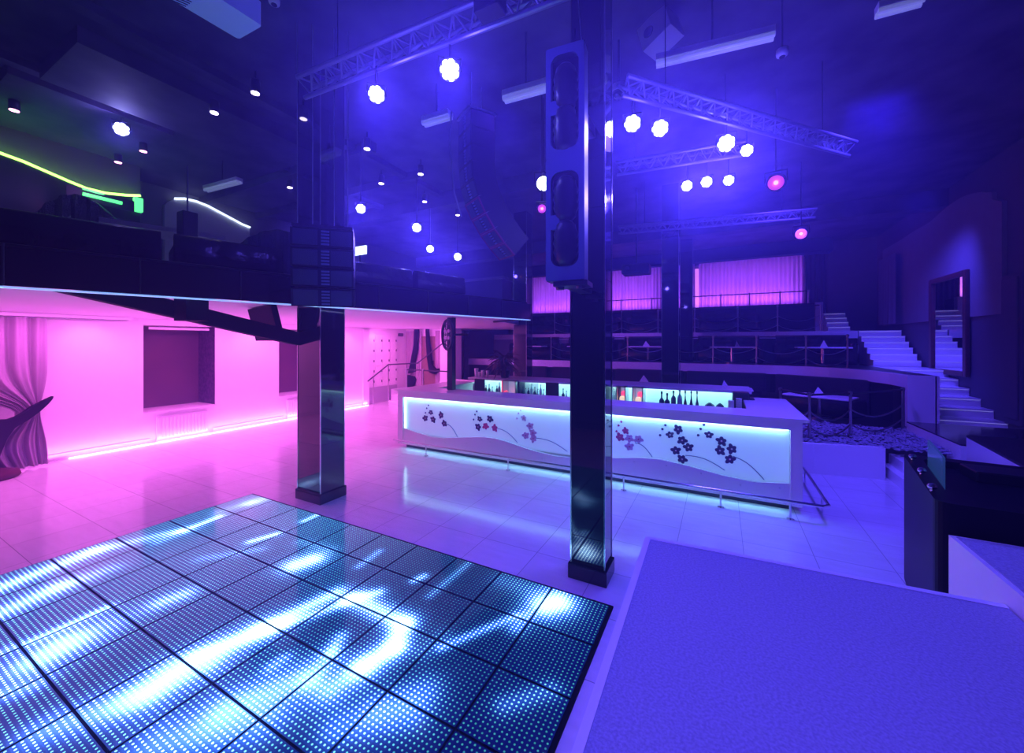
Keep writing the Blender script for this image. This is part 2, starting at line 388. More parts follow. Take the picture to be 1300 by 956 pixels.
def show(x, y):
    left = min(1, max(0, (-x-2.0)/2.2)); v = .11+.36*left
    for ax_, ay_, dx, dy, wd_, am_ in strokes:
        L2 = dx*dx+dy*dy; t = ((x-ax_)*dx+(y-ay_)*dy)/L2; t = min(1, max(0, t))
        q = ((x-ax_-t*dx)**2+(y-ay_-t*dy)**2)/(wd_*wd_)
        if q < 20: v += am_*(.82*math.exp(-q*.62)+.24*math.exp(-q*.2))
    return v
def led_mat(name, kind):
    m = bpy.data.materials.new(name); m.use_nodes = True; nt = m.node_tree; b = nt.nodes['Principled BSDF']
    b.inputs['Base Color'].default_value = (.006, .006, .03, 1); b.inputs['Roughness'].default_value = .09; b.inputs['Specular IOR Level'].default_value = .35
    at = nt.nodes.new('ShaderNodeAttribute'); at.attribute_name = 'glow'
    nt.links.new(at.outputs['Color'], b.inputs['Emission Color']); b.inputs['Emission Strength'].default_value = 1
    n = nt.nodes.new('ShaderNodeTexNoise'); n.inputs['Scale'].default_value = 60
    mr = nt.nodes.new('ShaderNodeMapRange'); mr.inputs['To Min'].default_value = .06; mr.inputs['To Max'].default_value = .14
    nt.links.new(n.outputs['Fac'], mr.inputs['Value']); nt.links.new(mr.outputs[0], b.inputs['Roughness'])
    return m
M['ledpix'] = led_mat('floor_led_pixels', 'pix')
M['ledbase'] = led_mat('floor_led_diffuser', 'base')
def colored(o, cols):
    a = o.data.color_attributes.new('glow', 'FLOAT_COLOR', 'CORNER')
    i = 0
    for p, c in zip(o.data.polygons, cols):
        for _ in p.vertices: a.data[i].color = (*c, 1); i += 1
df = thing('dance_floor', (-3.19, 1.7, 0), 'glowing LED dance floor of square panels showing blue and white shapes', 'dance floor')
PX, PY = .486, .455
X0, Y1, NX, NY, NL = -5.62, 3.07, 10, 6, 16
MB().box(X0-.02, X0+PX*NX+.02, Y1-PY*NY-.02, Y1+.02, 0, .012).build('floor_frame', 'matte', df)
for i in range(NX):
    for j in range(NY):
        x0 = X0+i*PX; y1 = Y1-j*PY
        # diffuser: cell grid
        mb = MB(); cols = []
        G = 16
        g = .007
        for a in range(G):
            for b in range(G):
                xa = x0+g+(PX-2*g)*a/G; xb = x0+g+(PX-2*g)*(a+1)/G; ya = y1-PY+g+(PY-2*g)*b/G; yb = y1-PY+g+(PY-2*g)*(b+1)/G
                mb.add([(xa, ya, .019), (xb, ya, .019), (xb, yb, .019), (xa, yb, .019)], [(0, 1, 2, 3)])
                v = show((xa+xb)/2, (ya+yb)/2)
                w = max(0, v-.95)
                cols.append((.006*v+.04*v*v+.30*w*w, .03*v+.16*v*v+.5*w*w, .05+.34*v+.70*v*v))
        mb.add([(x0+g, y1-PY+g, .012), (x0+PX-g, y1-PY+g, .012), (x0+PX-g, y1-g, .012), (x0+g, y1-g, .012)], [(3, 2, 1, 0)])
        cols.append((0, 0, 0))
        pn = mb.build('led_panel', 'ledbase', df, recalc=False); colored(pn, cols)
        mb = MB(); cols = []
        for a in range(NL):
            for b in range(NL):
                cx = x0+g+(PX-2*g)*(a+.5)/NL; cy = y1-PY+g+(PY-2*g)*(b+.5)/NL; h = .0054
                mb.add([(cx-h, cy-h*.5, .0200), (cx-h*.5, cy-h, .0200), (cx+h*.5, cy-h, .0200), (cx+h, cy-h*.5, .0200), (cx+h, cy+h*.5, .0200), (cx+h*.5, cy+h, .0200), (cx-h*.5, cy+h, .0200), (cx-h, cy+h*.5, .0200)], [tuple(range(8))])
                v = show(cx, cy)+random.uniform(-.03, .03)
                e = .12+v*1.3+v*v*2.2
                cols.append((.28*e*min(2.2, .3+v*1.2), .92*e, 1.15*e))
        px_ = mb.build('led_pixels', 'ledpix', pn, recalc=False); colored(px_, cols)

# ================================================================== STAGE, RISER
SX0, SX1, SY1, SZ = -.435, 1.215, 2.74, .8
st = thing('stage_platform', (.4, .5, 0), 'low stage platform with flecked violet carpet top in front of the camera', 'stage')
Pst = [(-.435, 2.69), (SX1, 2.80), (SX1, -1.6), (-.36, -1.6)]
MB().prism(Pst, 'z', 0, SZ-.03).build('stage_body', 'lacq', st)
MB().prism([(-.435, 2.69), (SX1, 2.80), (SX1, 2.765), (-.40, 2.658), (-.33, -1.6), (-.36, -1.6)], 'z', SZ-.03, SZ+.004).build('stage_edge_trim', 'steel' if False else 'lacq', st)
MB().prism([(-.40, 2.658), (SX1, 2.765), (SX1, -1.6), (-.33, -1.6)], 'z', SZ-.03, SZ).build('stage_carpet', 'carpet', st)
rs = thing('stage_riser', (2.2, 1.5, 0), 'pale riser block with carpeted top at the side of the stage', 'platform')
MB().box(SX1+.006, 3.3, -1.6, 3.35, 0, .875).build('riser_body', 'lacq', rs)
MB().box(SX1+.006, 3.3, -1.6, 3.35, .875, .905).build('riser_edge_trim', 'lacq', rs)
MB().box(SX1+.03, 3.28, -1.58, 3.325, .905, .909).build('riser_carpet', 'carpet', rs)

# ================================================================== DJ BOOTH
dj = thing('dj_booth', (2.1, 4.1, 0), 'black glossy DJ booth counter with chrome knobs beside the stage', 'booth')
def roundpoly(pts, r, n=5):
    out = []; m = len(pts)
    for i, p in enumerate(pts):
        p = Vector(p); a = Vector(pts[i-1]); b = Vector(pts[(i+1) % m])
        da = (a-p).normalized(); db = (b-p).normalized()
        for k in range(n+1):
            t = k/n; q = (p+da*r)*(1-t)**2 + p*2*t*(1-t) + (p+db*r)*t*t; out.append((q.x, q.y))
    return out
out = roundpoly([(1.19, 3.42), (3.4, 3.38), (3.4, 4.6), (1.44, 4.76)], .09)
MB().prism(out, 'z', 0, 1.02).build('booth_body', 'booth', dj)
def ringprism(outer, inner, z0, z1):
    n = len(outer); mb = MB(); vs = []
    for z in (z0, z1):
        vs += [(p[0], p[1], z) for p in outer]+[(p[0], p[1], z) for p in inner]
    fs = []
    for i in range(n):
        j = (i+1) % n
        fs += [(i, j, 2*n+j, 2*n+i), (n+j, n+i, 3*n+i, 3*n+j), (2*n+i, 2*n+j, 3*n+j, 3*n+i), (j, i, n+i, n+j)]
    return mb.add(vs, fs)
cx, cy = 2.3, 4.05
inn = [(cx+(p[0]-cx)*.90, cy+(p[1]-cy)*.82) for p in out]
ringprism(out, inn, 1.02, 1.075).build('booth_rim', 'booth', dj)
for t in (.08, .45, .85):
    x = 1.23+t*.24; y = 3.55+t*1.15
    MB().lathe((x, y, 1.075), [(.012, 0), (.012, .015), (.022, .022), (.026, .035), (.018, .05), (.004, .055)]).build('knob', 'chrome', dj)
MB().obox((1.46, 4.2, 1.14), (.21, .977, 0), (.977, -.21, 0), (0, 0, 1), .33, .006, .12).build('glass_screen', 'screen', dj)
tag(MB().box(1.7, 2.05, 4.25, 4.5, 1.02, 1.10, .01).build('mixer', 'black'), 'small black device lying on the DJ booth top', 'mixer')

# blocks and steps to the right of the gravel bed
stp = thing('entry_steps', (2.5, 7.9, 0), 'two pale steps beside the curved gravel bed wall behind the DJ booth', 'steps')
MB().box(2.25, 2.92, 7.45, 8.3, 0, .16).build('step', 'lacq', stp)
MB().box(2.35, 2.92, 7.75, 8.3, .16, .32).build('step', 'lacq', stp)
b1 = thing('platform_block', (3.7, 6.8, 0), 'dark topped violet sided platform block behind the DJ booth', 'platform')
MB().prism([(2.98, 7.7), (4.55, 7.9), (4.55, 5.4), (2.68, 5.4)], 'z', 0, .77).build('block_body', 'lacq', b1)
MB().prism([(2.98, 7.7), (4.55, 7.9), (4.55, 5.4), (2.68, 5.4)], 'z', .77, .80).build('block_top', 'black', b1)
b2 = thing('platform_block', (3.9, 8.9, 0), 'lower pale platform block at the foot of the lit stairs', 'platform')
MB().box(3.02, 4.55, 7.95, 9.8, 0, .60).build('block_body', 'lacq', b2)
MB().box(3.02, 4.55, 7.95, 9.8, .60, .62).build('block_top', 'gloss2', b2)

# ================================================================== BAR
BY = 5.82
bar = thing('bar_counter', (-2.4, 6.1, 0), 'long white U-shaped bar counter with backlit orchid panels', 'bar counter')
XA, XB = -5.64, .87
# countertop: U shape
U = [(XA-.06, BY-.05), (XB+.06, BY-.05), (XB+.06, 7.75), (XB-.55, 7.75), (XB-.55, BY+.55), (XA+.55, BY+.55), (XA+.55, 7.75), (XA-.06, 7.75)]
MB().prism(U, 'z', 1.115, 1.15).build('countertop', 'lacq', bar)
# front frame (fascia, stiles) and body behind
mb = MB()
mb.box(XA, XB, BY, BY+.05, 1.005, 1.115)
mb.box(XA, XA+.13, BY, BY+.05, .08, 1.005); mb.box(XB-.12, XB, BY, BY+.05, .08, 1.005)
mb.build('front_frame', 'lacq', bar)
mb = MB().box(XA+.02, XB-.02, BY+.12, BY+.5, .08, 1.115)
mb.box(XB-.5, XB-.001, BY+.5, 7.75, .08, 1.115); mb.box(XA+.001, XA+.5, BY+.5, 7.75, .08, 1.115)
mb.box(XB-.02, XB-.001, BY+.05, BY+.5, .08, 1.115); mb.box(XA+.001, XA+.02, BY+.05, BY+.5, .08, 1.115)
mb.build('bar_body', 'lacq', bar)
MB().box(XA+.12, XB-.12, BY+.12, 7.7, 0, .08).build('plinth', 'black', bar)
MB().box(XA+.13, XB-.12, BY+.085, BY+.119, .30, 1.004).build('backlit_panel', 'e_cyanpanel', bar)
wpx = [(511.8,543.5),(530,550),(547,555),(563,556.5),(580,556),(613,555),(627,557),(641,560.5),(674,572),(702,579),(721,581),(750,582.5),(783.5,582),(814,581.6),(840,584),(877.6,593),(910.6,602.4),(939,609),(962,613),(1003,614.5)]
wp = [onY(*p, BY) for p in wpx]
pts = [(XA+.13, .08)]+[(max(XA+.13, min(XB-.12, v.x)), v.z) for v in wp]; pts[-1] = (XB-.12, pts[-1][1]); pts[1] = (XA+.13, pts[1][1]); pts += [(XB-.12, .08)]
MB().prism(pts, 'y', BY+.015, BY+.045).build('wave_board', 'lacq', bar)
for px in (513, 540, 565, 592, 622, 655, 688, 805, 846, 890, 940, 990):
    b_ = onY(px, 560, BY); 
    # z a hand's breadth under the wave
    zz = min((abs(v.x-b_.x), v.z) for v in wp)[1]-.07
    MB().lathe((b_.x, BY+.015, zz), [(.011, 0), (.011, .006), (.004, .009)], 8, (0, -1, 0)).build('screw_cap', 'steel', bar)
MB().box(XA+.14, XB-.13, BY+.055, BY+.075, .990, 1.004).build('led_strip', 'e_cyan', bar)
MB().box(XA+.131, XA+.14, BY+.055, BY+.075, .38, .99).build('led_strip', 'e_cyan', bar)
MB().box(XA+.15, XB-.15, BY+.10, BY+.115, .055, .075).build('led_strip', 'e_edge', bar)
# orchids printed on the panel
def orchid(fl, stem, kinds):
    yv = BY+.084
    o = MB(); a = onY(*stem[0], yv); b = onY(*stem[1], yv)
    pp = []
    for k in range(9):
        t = k/8; pp.append((a.x+(b.x-a.x)*t, yv-.002, a.z+(b.z-a.z)*t + .05*math.sin(PI*t)))
    o.tube(pp, .006, 5)
    ob = o.build('orchid_print', 'leafink', bar)
    for i, (px, py) in enumerate(fl):
        c = onY(px, py, yv); mb = MB(); rr = .062 if i else .05; a0 = random.uniform(0, 6)
        for k in range(5):
            t = a0+2*PI*k/5; q = []
            L = rr*(1.15 if k % 2 else .95); wd = rr*.40
            cx_, cz_ = c.x+math.cos(t)*L*.55, c.z+math.sin(t)*L*.55
            for s in range(10):
                u = 2*PI*s/10; lx = math.cos(u)*L*.5; lz = math.sin(u)*wd
                q.append((cx_+lx*math.cos(t)-lz*math.sin(t), cz_+lx*math.sin(t)+lz*math.cos(t)))
            mb.prism(q, 'y', yv-.003-.0004*k, yv)
        m = kinds[i % len(kinds)]
        mb.build('orchid_flower', m, ob)
        MB().lathe((c.x, yv-.005, c.z), [(.012, 0), (.009, .003)], 8, (0, -1, 0)).build('orchid_centre', 'petalL' if m == 'petalD' else 'petalR', ob)
    c = onY(*fl[0], yv)
    for bx_, bz_ in ((-.10, .07), (-.13, -.02), (-.06, .13)):
        MB().lathe((c.x+bx_, yv-.001, c.z+bz_), [(.018, 0), (.015, .004), (.006, .006)], 8, (0, -1, 0)).build('orchid_bud', kinds[0], ob)
orchid([(547,523.5),(540,531),(550,532.5),(560,527),(564,537.6)], [(567,538),(581,555)], ['petalD'])
orchid([(609,532),(622,532),(616.5,541),(628,543.5),(607,542)], [(632,544),(657,562)], ['petalD', 'petalD', 'petalR', 'petalR', 'petalD'])
orchid([(665,530.6),(673,541),(676.5,549.4),(667.5,553),(677,557)], [(680,556),(720,573)], ['petalL'])
orchid([(794,547),(799,556.5),(810.6,557.6),(799,567),(787,555)], [(806,562),(828,580)], ['petalR', 'petalL', 'petalL', 'petalL', 'petalR'])
orchid([(850.6,552),(861,545),(866,559),(858,572),(874,568),(866,583)], [(870,578),(920,597)], ['petalD'])
orchid([(900,552),(916,560),(914,572),(929,570),(926.6,583)], [(930,579),(970,609)], ['petalD'])
# foot rail
fr = thing('foot_rail', (-2.4, BY-.22, 0), 'polished metal foot rail running along the front of the white bar', 'foot rail')
MB().tube([(XA+.1, BY-.22, .21), (XB+.16, BY-.22, .21), (XB+.22, BY-.16, .21), (XB+.22, 7.2, .21)], .018, 10).build('rail', 'chrome', fr)
for x in (XA+.9, XA+2.6, -1.2, .0, XB-.15):
    MB().tube([(x, BY-.22, .20), (x, BY-.22, .015)], .012).build('post', 'chrome', fr)
    MB().lathe((x, BY-.22, 0), [(.04, 0), (.04, .008), (.012, .016)]).build('post_foot', 'chrome', fr)
MB().tube([(XB+.22, 6.0, .20), (XB+.22, 6.0, 0)], .012).build('post', 'chrome', fr)
MB().tube([(XB+.22, 7.1, .20), (XB+.22, 7.1, 0)], .012).build('post', 'chrome', fr)
# back bar
bk = thing('back_bar', (-2.4, 7.9, 0), 'white back bar with a glowing cyan niche behind the bottles', 'back bar')
KY = 7.55; KX0, KX1 = -5.05, .30
MB().box(KX0-.1, KX1+.15, KY, KY+.8, 1.225, 1.27).build('countertop', 'lacq', bk)
MB().box(KX0, KX1, KY+.05, KY+.75, 0, .86).build('cabinet_body', 'lacq', bk)
MB().box(KX0-.02, KX1+.02, KY-.35, KY+.75, .86, .90).build('work_surface', 'steel', bk)
MB().box(KX0, KX1, KY-.3, KY+.05, 0, .86).build('front_panel', 'black', bk)
mb = MB()
for a, b in ((KX0, KX0+.9), (KX0+1.55, -2.6), (-1.65, .3)):
    MB().box(a, b, KY+.28, KY+.30, .90, 1.225).build('backlit_panel', 'e_barback', bk)
MB().box(KX0, KX1, KY+.30, KY+.33, .90, 1.225).build('niche_back', 'lacq', bk)
MB().box(KX0+.05, KX1-.05, KY+.24, KY+.26, 1.205, 1.222).build('led_strip', 'e_cyan', bk)
for x in (KX0+1.2, -2.15, -1.72): MB().box(x-.02, x+.02, KY+.02, KY+.28, .9, 1.225).build('divider', 'dmetal', bk)
# items on the work surface
WS = .90
def bottle_prof(h, r, kind):
    if kind == 0: return [(r, 0), (r, h*.6), (r*.75, h*.68), (r*.3, h*.78), (r*.28, h*.96), (r*.36, h*.97), (r*.36, h)]
    if kind == 1: return [(r*1.1, 0), (r*1.15, h*.1), (r*1.1, h*.45), (r*.35, h*.62), (r*.3, h*.9), (r*.4, h*.91), (r*.4, h)]
    return [(r*1.2, 0), (r*.9, h*.3), (r*.4, h*.6), (r*.25, h*.8), (r*.25, h*.97), (r*.32, h)]
spots = []
bxs = [(600,'bglass2',.30,0,'beside the dark till at the palm end'),]
bottle_defs = [ # px, mat, height, kind, words
 (840,'bglass2',.30,1,'squat dark bottle first in the row on the bright bar niche'),
 (847,'bglass2',.27,1,'dark round shouldered bottle with a stopper in the bright bar niche'),
 (855,'bglass',.33,0,'green square shouldered bottle in the bright bar niche'),
 (863,'bclear',.38,0,'tall clear bottle with a dark cap in the bright bar niche'),
 (870,'bglass',.34,2,'slim green bottle after the tall clear one in the bright bar niche'),
 (877.5,'bglass2',.34,2,'slim dark flared bottle between two slim green bottles'),
 (885,'bglass',.34,2,'slim green bottle last in the row before the glass bowls')]
for px, m, h, k, lab in bottle_defs:
    p = onY(px, 500, KY+.12); t = thing('bottle', (p.x, p.y, WS), lab, 'bottle', 'bottles in the lit back bar niche')
    h *= .84; r = .042 if k < 2 else .03
    MB().lathe((p.x, p.y, WS), bottle_prof(h, r, k), 12).build('bottle_body', m, t, True)
    MB().lathe((p.x, p.y, WS+h), [(r*.45, -.02), (r*.45, .02), (r*.3, .025)], 10).build('bottle_cap', 'black', t)
wds = ['small dark bottle', 'small green bottle', 'short clear bottle', 'tall clear bottle']
cl = [(664, 1), (667.5, 2), (671, 0), (675, 3), (679, 1), (683, 2), (686.5, 3), (690, 2), (715, 1), (719, 2), (617, 0), (621, 1), (625, 2), (631, 0), (634, 3)]
for i, (px, k) in enumerate(cl):
    p = onY(px, 500, KY+.10+.05*(i % 2)); h = [.19, .22, .17, .27][k]
    where = 'left of the near column on the back bar' if 660 < px < 700 else 'hard against the near column on the back bar' if px > 700 else 'between the dark till and the red display cabinet'
    t = thing('bottle', (p.x, p.y, WS), '%s %s' % (wds[k], {'l':'of glassware on the back bar beside the black column','h':'of glassware half hidden by the black column','b':'between the dark till and the red lit display'}[where[0]]), 'bottle', 'crowded small bottles on the back bar')
    MB().lathe((p.x, p.y, WS), bottle_prof(h, .030, k % 3), 10).build('bottle_body', ['bglass2', 'bglass', 'bclear', 'bclear'][k], t, True)
    MB().lathe((p.x, p.y, WS+h), [(.010, -.012), (.010, .012)], 8).build('bottle_cap', 'black', t)
for px, lab in ((901, 'larger upturned glass bowl in the bright bar niche'), (914, 'smaller glass bowl beside the white cups in the bar niche')):
    p = onY(px, 510, KY+.12); r = .10 if px < 910 else .08
    tag(MB().lathe((p.x, p.y, WS), [(r, 0), (r*.95, .04), (r*.7, .09), (r*.3, .12), (.01, .13)], 16).build('glass_bowl', 'bglass2', smooth=True), lab, 'bowl')
for px, hh, lab in ((928, .26, 'bright white stack of paper cups next to the coffee machine'), (938, .32, 'lilac taller stack of paper cups in front of the coffee machine')):
    p = onY(px, 515, 7.05)
    t = thing('cup_stack', (p.x, p.y, .90), lab, 'cups', 'cup stacks by the coffee machine')
    mb = MB()
    for k in range(7): mb.lathe((p.x, p.y, .90+k*hh/9), [(.030, 0), (.042, .085), (.044, .09)], 12)
    mb.build('cups', 'cup', t, True)
    MB().box(p.x-.06, p.x+.06, p.y-.06, p.y+.06, .885, .90).build('tray', 'black', t)
tag(MB().box(onY(932, 500, 7.05).x-.2, onY(932, 500, 7.05).x+.35, 6.86, 7.2, 0, .884).build('under_counter', 'black'), 'black under-counter cabinet carrying the paper cups', 'cabinet')
# coffee machine
cm = thing('coffee_machine', (.0, KY-.1, WS), 'black coffee machine on the back bar at the end of the lit niche', 'coffee machine')
q0 = onY(930, 500, KY-.1).x; q1 = onY(958, 500, KY-.1).x
MB().box(q0, q1-.07, KY-.22, KY+.2, WS, WS+.36, .02).build('machine_body', 'black', cm)
MB().box(q1-.12, q1, KY-.2, KY+.1, WS+.14, WS+.27, .015).build('brew_head', 'black', cm)
MB().box(q1-.12, q1+.03, KY-.22, KY+.1, WS, WS+.05, .01).build('drip_tray', 'dmetal', cm)
MB().lathe((q1-.02, KY-.12, WS+.05), [(.03, 0), (.038, .07), (.036, .075)], 12).build('jug', 'steel', cm)
# tills
for px, w, lab in ((609, .13, 'dark upright till screen on the back bar next to the palm'), (701, .14, 'dark upright till screen on the back bar just left of the black column')):
    p = onY(px, 500, KY-.15); t = thing('till', (p.x, p.y, WS), lab, 'till', 'dark tills on the back bar')
    MB().box(p.x-w, p.x+w, p.y-.015, p.y+.02, WS+.08, WS+.36, .008).build('till_screen', 'black', t)
    MB().box(p.x-.03, p.x+.03, p.y-.0, p.y+.05, WS+.02, WS+.12).build('till_stand', 'black', t)
    MB().box(p.x-w, p.x+w, p.y-.12, p.y+.12, WS, WS+.03, .006).build('till_base', 'black', t)
# display cabinets
def display(px0, px1, lab, red):
    a = onY(px0, 500, KY-.05).x; b = onY(px1, 500, KY-.05).x
    t = thing('display_fridge', ((a+b)/2, KY+.05, WS), lab, 'display fridge', 'small lit display fridges')
    mb = MB(); th = .018
    mb.box(a, a+th, KY-.1, KY+.18, WS, WS+.36); mb.box(b-th, b, KY-.1, KY+.18, WS, WS+.36)
    mb.box(a, b, KY-.1, KY+.18, WS, WS+th); mb.box(a, b, KY-.1, KY+.18, WS+.36-th, WS+.36)
    mb.build('fridge_case', 'steel', t)
    MB().box(a+th, b-th, KY+.16, KY+.17, WS+th, WS+.34).build('fridge_back', 'e_cyanpanel', t)
    if red == 2:
        MB().grid(lambda u, v: (a+th+(b-a-2*th)*u, KY-.06+.18*v, WS+.06+.03*math.sin(u*5+v*3)+.03*(1-u)), 14, 6).build('red_light', 'e_red', t)
        MB().box(a-.012, a, KY-.11, KY-.09, WS, WS+.34).build('red_side_light', 'e_red', t)
    else:
        MB().box(a+.04, (a+b)/2+.03, KY-.02, KY+.1, WS+.02, WS+.15, .02).build('amber_stock', 'e_amber', t)
        MB().box((a+b)/2-.02, b-.03, KY, KY+.1, WS+.16, WS+.25, .02).build('red_stock', 'e_red', t)
display(639, 656, 'red lit display fridge on the back bar below the palm', 2)
display(783, 795, 'small display fridge with amber stock just right of the black column', 1)
display(803, 817, 'second small display fridge with red top stock before the bright niche', 1)
# things on the back-bar top: cups, palm in a pot
cupd = [(588, .20, .05, 'tall pink-lit bucket on the back bar top near the thin post', 'bucket'), (596, .12, .04, 'first white cup stack beside the tall bucket', 'cups'), (605, .14, .04, 'second white cup stack from the tall bucket', 'cups'), (613, .16, .045, 'third white cup stack from the tall bucket', 'cups'), (619, .16, .04, 'fourth white cup stack from the tall bucket, next to the palm', 'cups')]
for px, h, r, lab, cat in cupd:
    p = onY(px, 475, KY+.2)
    if p.x < KX0-.08: p.x = KX0-.0+ (px-588)*.01
    tag(MB().lathe((p.x, p.y, 1.27), [(r*.75, 0), (r*.85, h*.5), (r*1.05, h), (r*.95, h), (r*.7, .02)], 14).build('cup_stack' if cat == 'cups' else 'bucket', 'cup', smooth=True), lab, cat)
pl = thing('potted_palm', (onY(641, 475, KY+.35).x, KY+.35, 1.27), 'bushy dark reddish palm in a dark pot on the back bar', 'plant')
pc = pl.location
MB().lathe((pc.x, pc.y, 1.27), [(.09, 0), (.13, .16), (.14, .17), (.12, .17)], 14).build('pot', 'black', pl, True)
MB().tube([(pc.x, pc.y, 1.4), (pc.x-.02, pc.y, 1.62), (pc.x-.04, pc.y, 1.75)], [.035, .03, .02], 8).build('stem', 'plant', pl)
mb = MB()
for k in range(110):
    a = random.uniform(0, 2*PI); L = random.uniform(.28, .5); el = random.uniform(-.25, 1.1); z0 = random.uniform(1.5, 1.75)
    pp = []
    for s in range(6):
        t = s/5; rr = L*t*math.cos(el); pp.append(Vector((pc.x-.03+math.cos(a)*rr, pc.y+math.sin(a)*rr, z0+L*t*math.sin(el)-.22*t*t)))
    w = Vector((-math.sin(a), math.cos(a), 0))
    ws = [.012, .03, .035, .03, .02, .003]
    vs = []
    for p, q in zip(pp, ws): vs += [p-w*q, p+Vector((0, 0, .012)), p+w*q]
    mb.add(vs, [(3*s+j, 3*s+j+1, 3*s+j+4, 3*s+j+3) for s in range(5) for j in range(2)])
mb.build('fronds', 'plant', pl)
# thin post with round badge
tp = thing('post', (-4.66, 6.28, 1.15), 'thin dark square post rising from the bar top to the balcony', 'post')
MB().box(-4.72, -4.6, 6.2, 6.32, 1.15, 2.56).build('post_shaft', 'black', tp)
dc = onD(568, 425, 7.6)
rd = thing('round_wall_fan', tuple(dc-Vector((0, 0, .28))), 'round dark grilled disc mounted on the thin post above the bar', 'fan')
nv = Vector((-.35, -1, 0)).normalized(); uu = nv.cross(Vector((0, 0, 1))).normalized()
def ring(c, R, r, n=28): return [c+uu*R*math.cos(2*PI*k/n)*.62+Vector((0, 0, 1))*R*math.sin(2*PI*k/n) for k in range(n+1)]
MB().tube(ring(dc, .28, .03), .03, 8).build('fan_ring', 'black', rd)
mb = MB()
for k in range(-2, 3):
    mb.tube([dc+uu*k*.06+Vector((0, 0, -.24)), dc+uu*k*.06+Vector((0, 0, .24))], .012, 6); mb.tube([dc+uu*-.15+Vector((0, 0, k*.1)), dc+uu*.15+Vector((0, 0, k*.1))], .012, 6)
mb.build('fan_grille', 'black', rd)
for k, (a, b) in enumerate(((-.06, -.06), (.06, -.06), (-.06, .07), (.06, .07))):
    q = dc+uu*a+Vector((0, 0, b)); MB().lathe(q, [(.035, 0), (.035, .02)], 10, nv).build('fan_light', 'e_downm' if k < 0 else 'petalL', rd)
MB().obox(dc+Vector((.25, .05, 0)), (1, 0, 0), (0, 1, 0), (0, 0, 1), .2, .015, .02).build('bracket', 'black', rd)
# laid counter glass with pink spot
p = onZ(937, 524, 1.15)

# ================================================================== TERRACES
ZA, ZB, ZC, ZD = .47, 1.45, 2.42, 3.38
frontB = [(-8.8, 13.0), (0, 13.0), (1.2, 12.95), (1.9, 12.75), (2.5, 12.3), (2.95, 11.6), (3.15, 10.9), (3.2, 10.2)]
struct(MB().prism(frontB+[(3.5, 10.2), (3.5, 17.3), (-8.8, 17.3)], 'z', 0, ZB-.24).build('floor_terrace_1', 'black'))
def band(front, z0, z1, name, th=.08):
    n = [];
    for i, p in enumerate(front):
        a = Vector(front[max(0, i-1)]); b = Vector(front[min(len(front)-1, i+1)]); d = (b-a).normalized(); n.append((p[0]+d.y*th, p[1]-d.x*th))
    mb = MB()
    m = len(front); vs = []
    for z in (z0, z1): vs += [(p[0], p[1], z) for p in front]+[(p[0], p[1], z) for p in n]
    fs = []
    for i in range(m-1):
        fs += [(i, i+1, m+i+1, m+i), (2*m+i, 3*m+i, 3*m+i+1, 2*m+i+1), (m+i, m+i+1, 3*m+i+1, 3*m+i), (i+1, i, 2*m+i, 2*m+i+1)]
    fs += [(0, m, 3*m, 2*m), (m-1, 2*m-1, 4*m-1, 3*m-1)]
    return struct(mb.add(vs, fs).build(name, 'lacq'))
def fillet(pts):
    # finer curve
    out = [pts[0]]
    for i in range(1, len(pts)-1):
        p0, p1, p2 = Vector(pts[i-1]), Vector(pts[i]), Vector(pts[i+1])
        for t in (.25, .5, .75):
            a = p1+(p0-p1)*.25; b = p1+(p2-p1)*.25
            q = a*(1-t)**2+p1*2*t*(1-t)+b*t*t; out.append((q.x, q.y))
    return out+[pts[-1]]
FB = fillet(frontB)
band(FB, ZB-.24, ZB, 'trim_30')
struct(MB().prism(FB+[(3.5, 10.2), (3.5, 17.3), (-8.8, 17.3)], 'z', ZB-.24, ZB).build('floor_terrace_2', 'black'))
struct(MB().box(-8.8, -5.2, 14.88, 14.925, ZB, ZC-.22).build('wall_lounge_back', 'mwall'))
struct(MB().box(3.12, 3.52, 10.08, 10.2, ZA, ZB).build('trim_31', 'lacq'))
struct(MB().box(3.5, 3.56, 10.08, 13.8, ZA, ZB).build('trim_32', 'lacq'))
frontC = [(-8.8, 15.0), (3.55, 15.0)]
struct(MB().box(-8.8, 3.55, 15.0, 17.3, ZB, ZC-.22).build('floor_terrace_3', 'black'))
struct(MB().box(-8.8, 3.55, 14.93, 17.3, ZC-.22, ZC).build('floor_terrace_4', 'lacq'))
struct(MB().box(-8.8, 2.9, 16.25, 17.3, ZC, ZD-.08).build('floor_terrace_5', 'black'))
struct(MB().box(-8.8, 2.9, 16.2, 17.3, ZD-.08, ZD).build('floor_terrace_6', 'black'))
struct(MB().box(2.75, 2.95, 16.1, 16.3, ZC, ZD+.02).build('trim_33', 'lacq'))
# floor of level A (pebble bed) and curved low wall
bed = [(-6.3, 8.4), (.95, 8.4), (.95, 7.75), (1.15, 7.8), (2.15, 7.95), (2.25, 8.3), (3.02, 8.35), (3.02, 9.8), (3.55, 9.85), (3.55, 10.2), (3.2, 10.2)]
struct(MB().prism(bed+frontB[::-1][1:]+[(-8.8, 9.9), (-6.3, 9.9)], 'z', 0, ZA-.05).build('floor_terrace_0', 'black'))
struct(MB().prism([(.98, 7.62), (1.3, 7.72), (2.2, 7.9), (2.2, 8.02), (1.28, 7.84), (.98, 7.75)], 'z', 0, ZA).build('trim_34', 'lacq'))
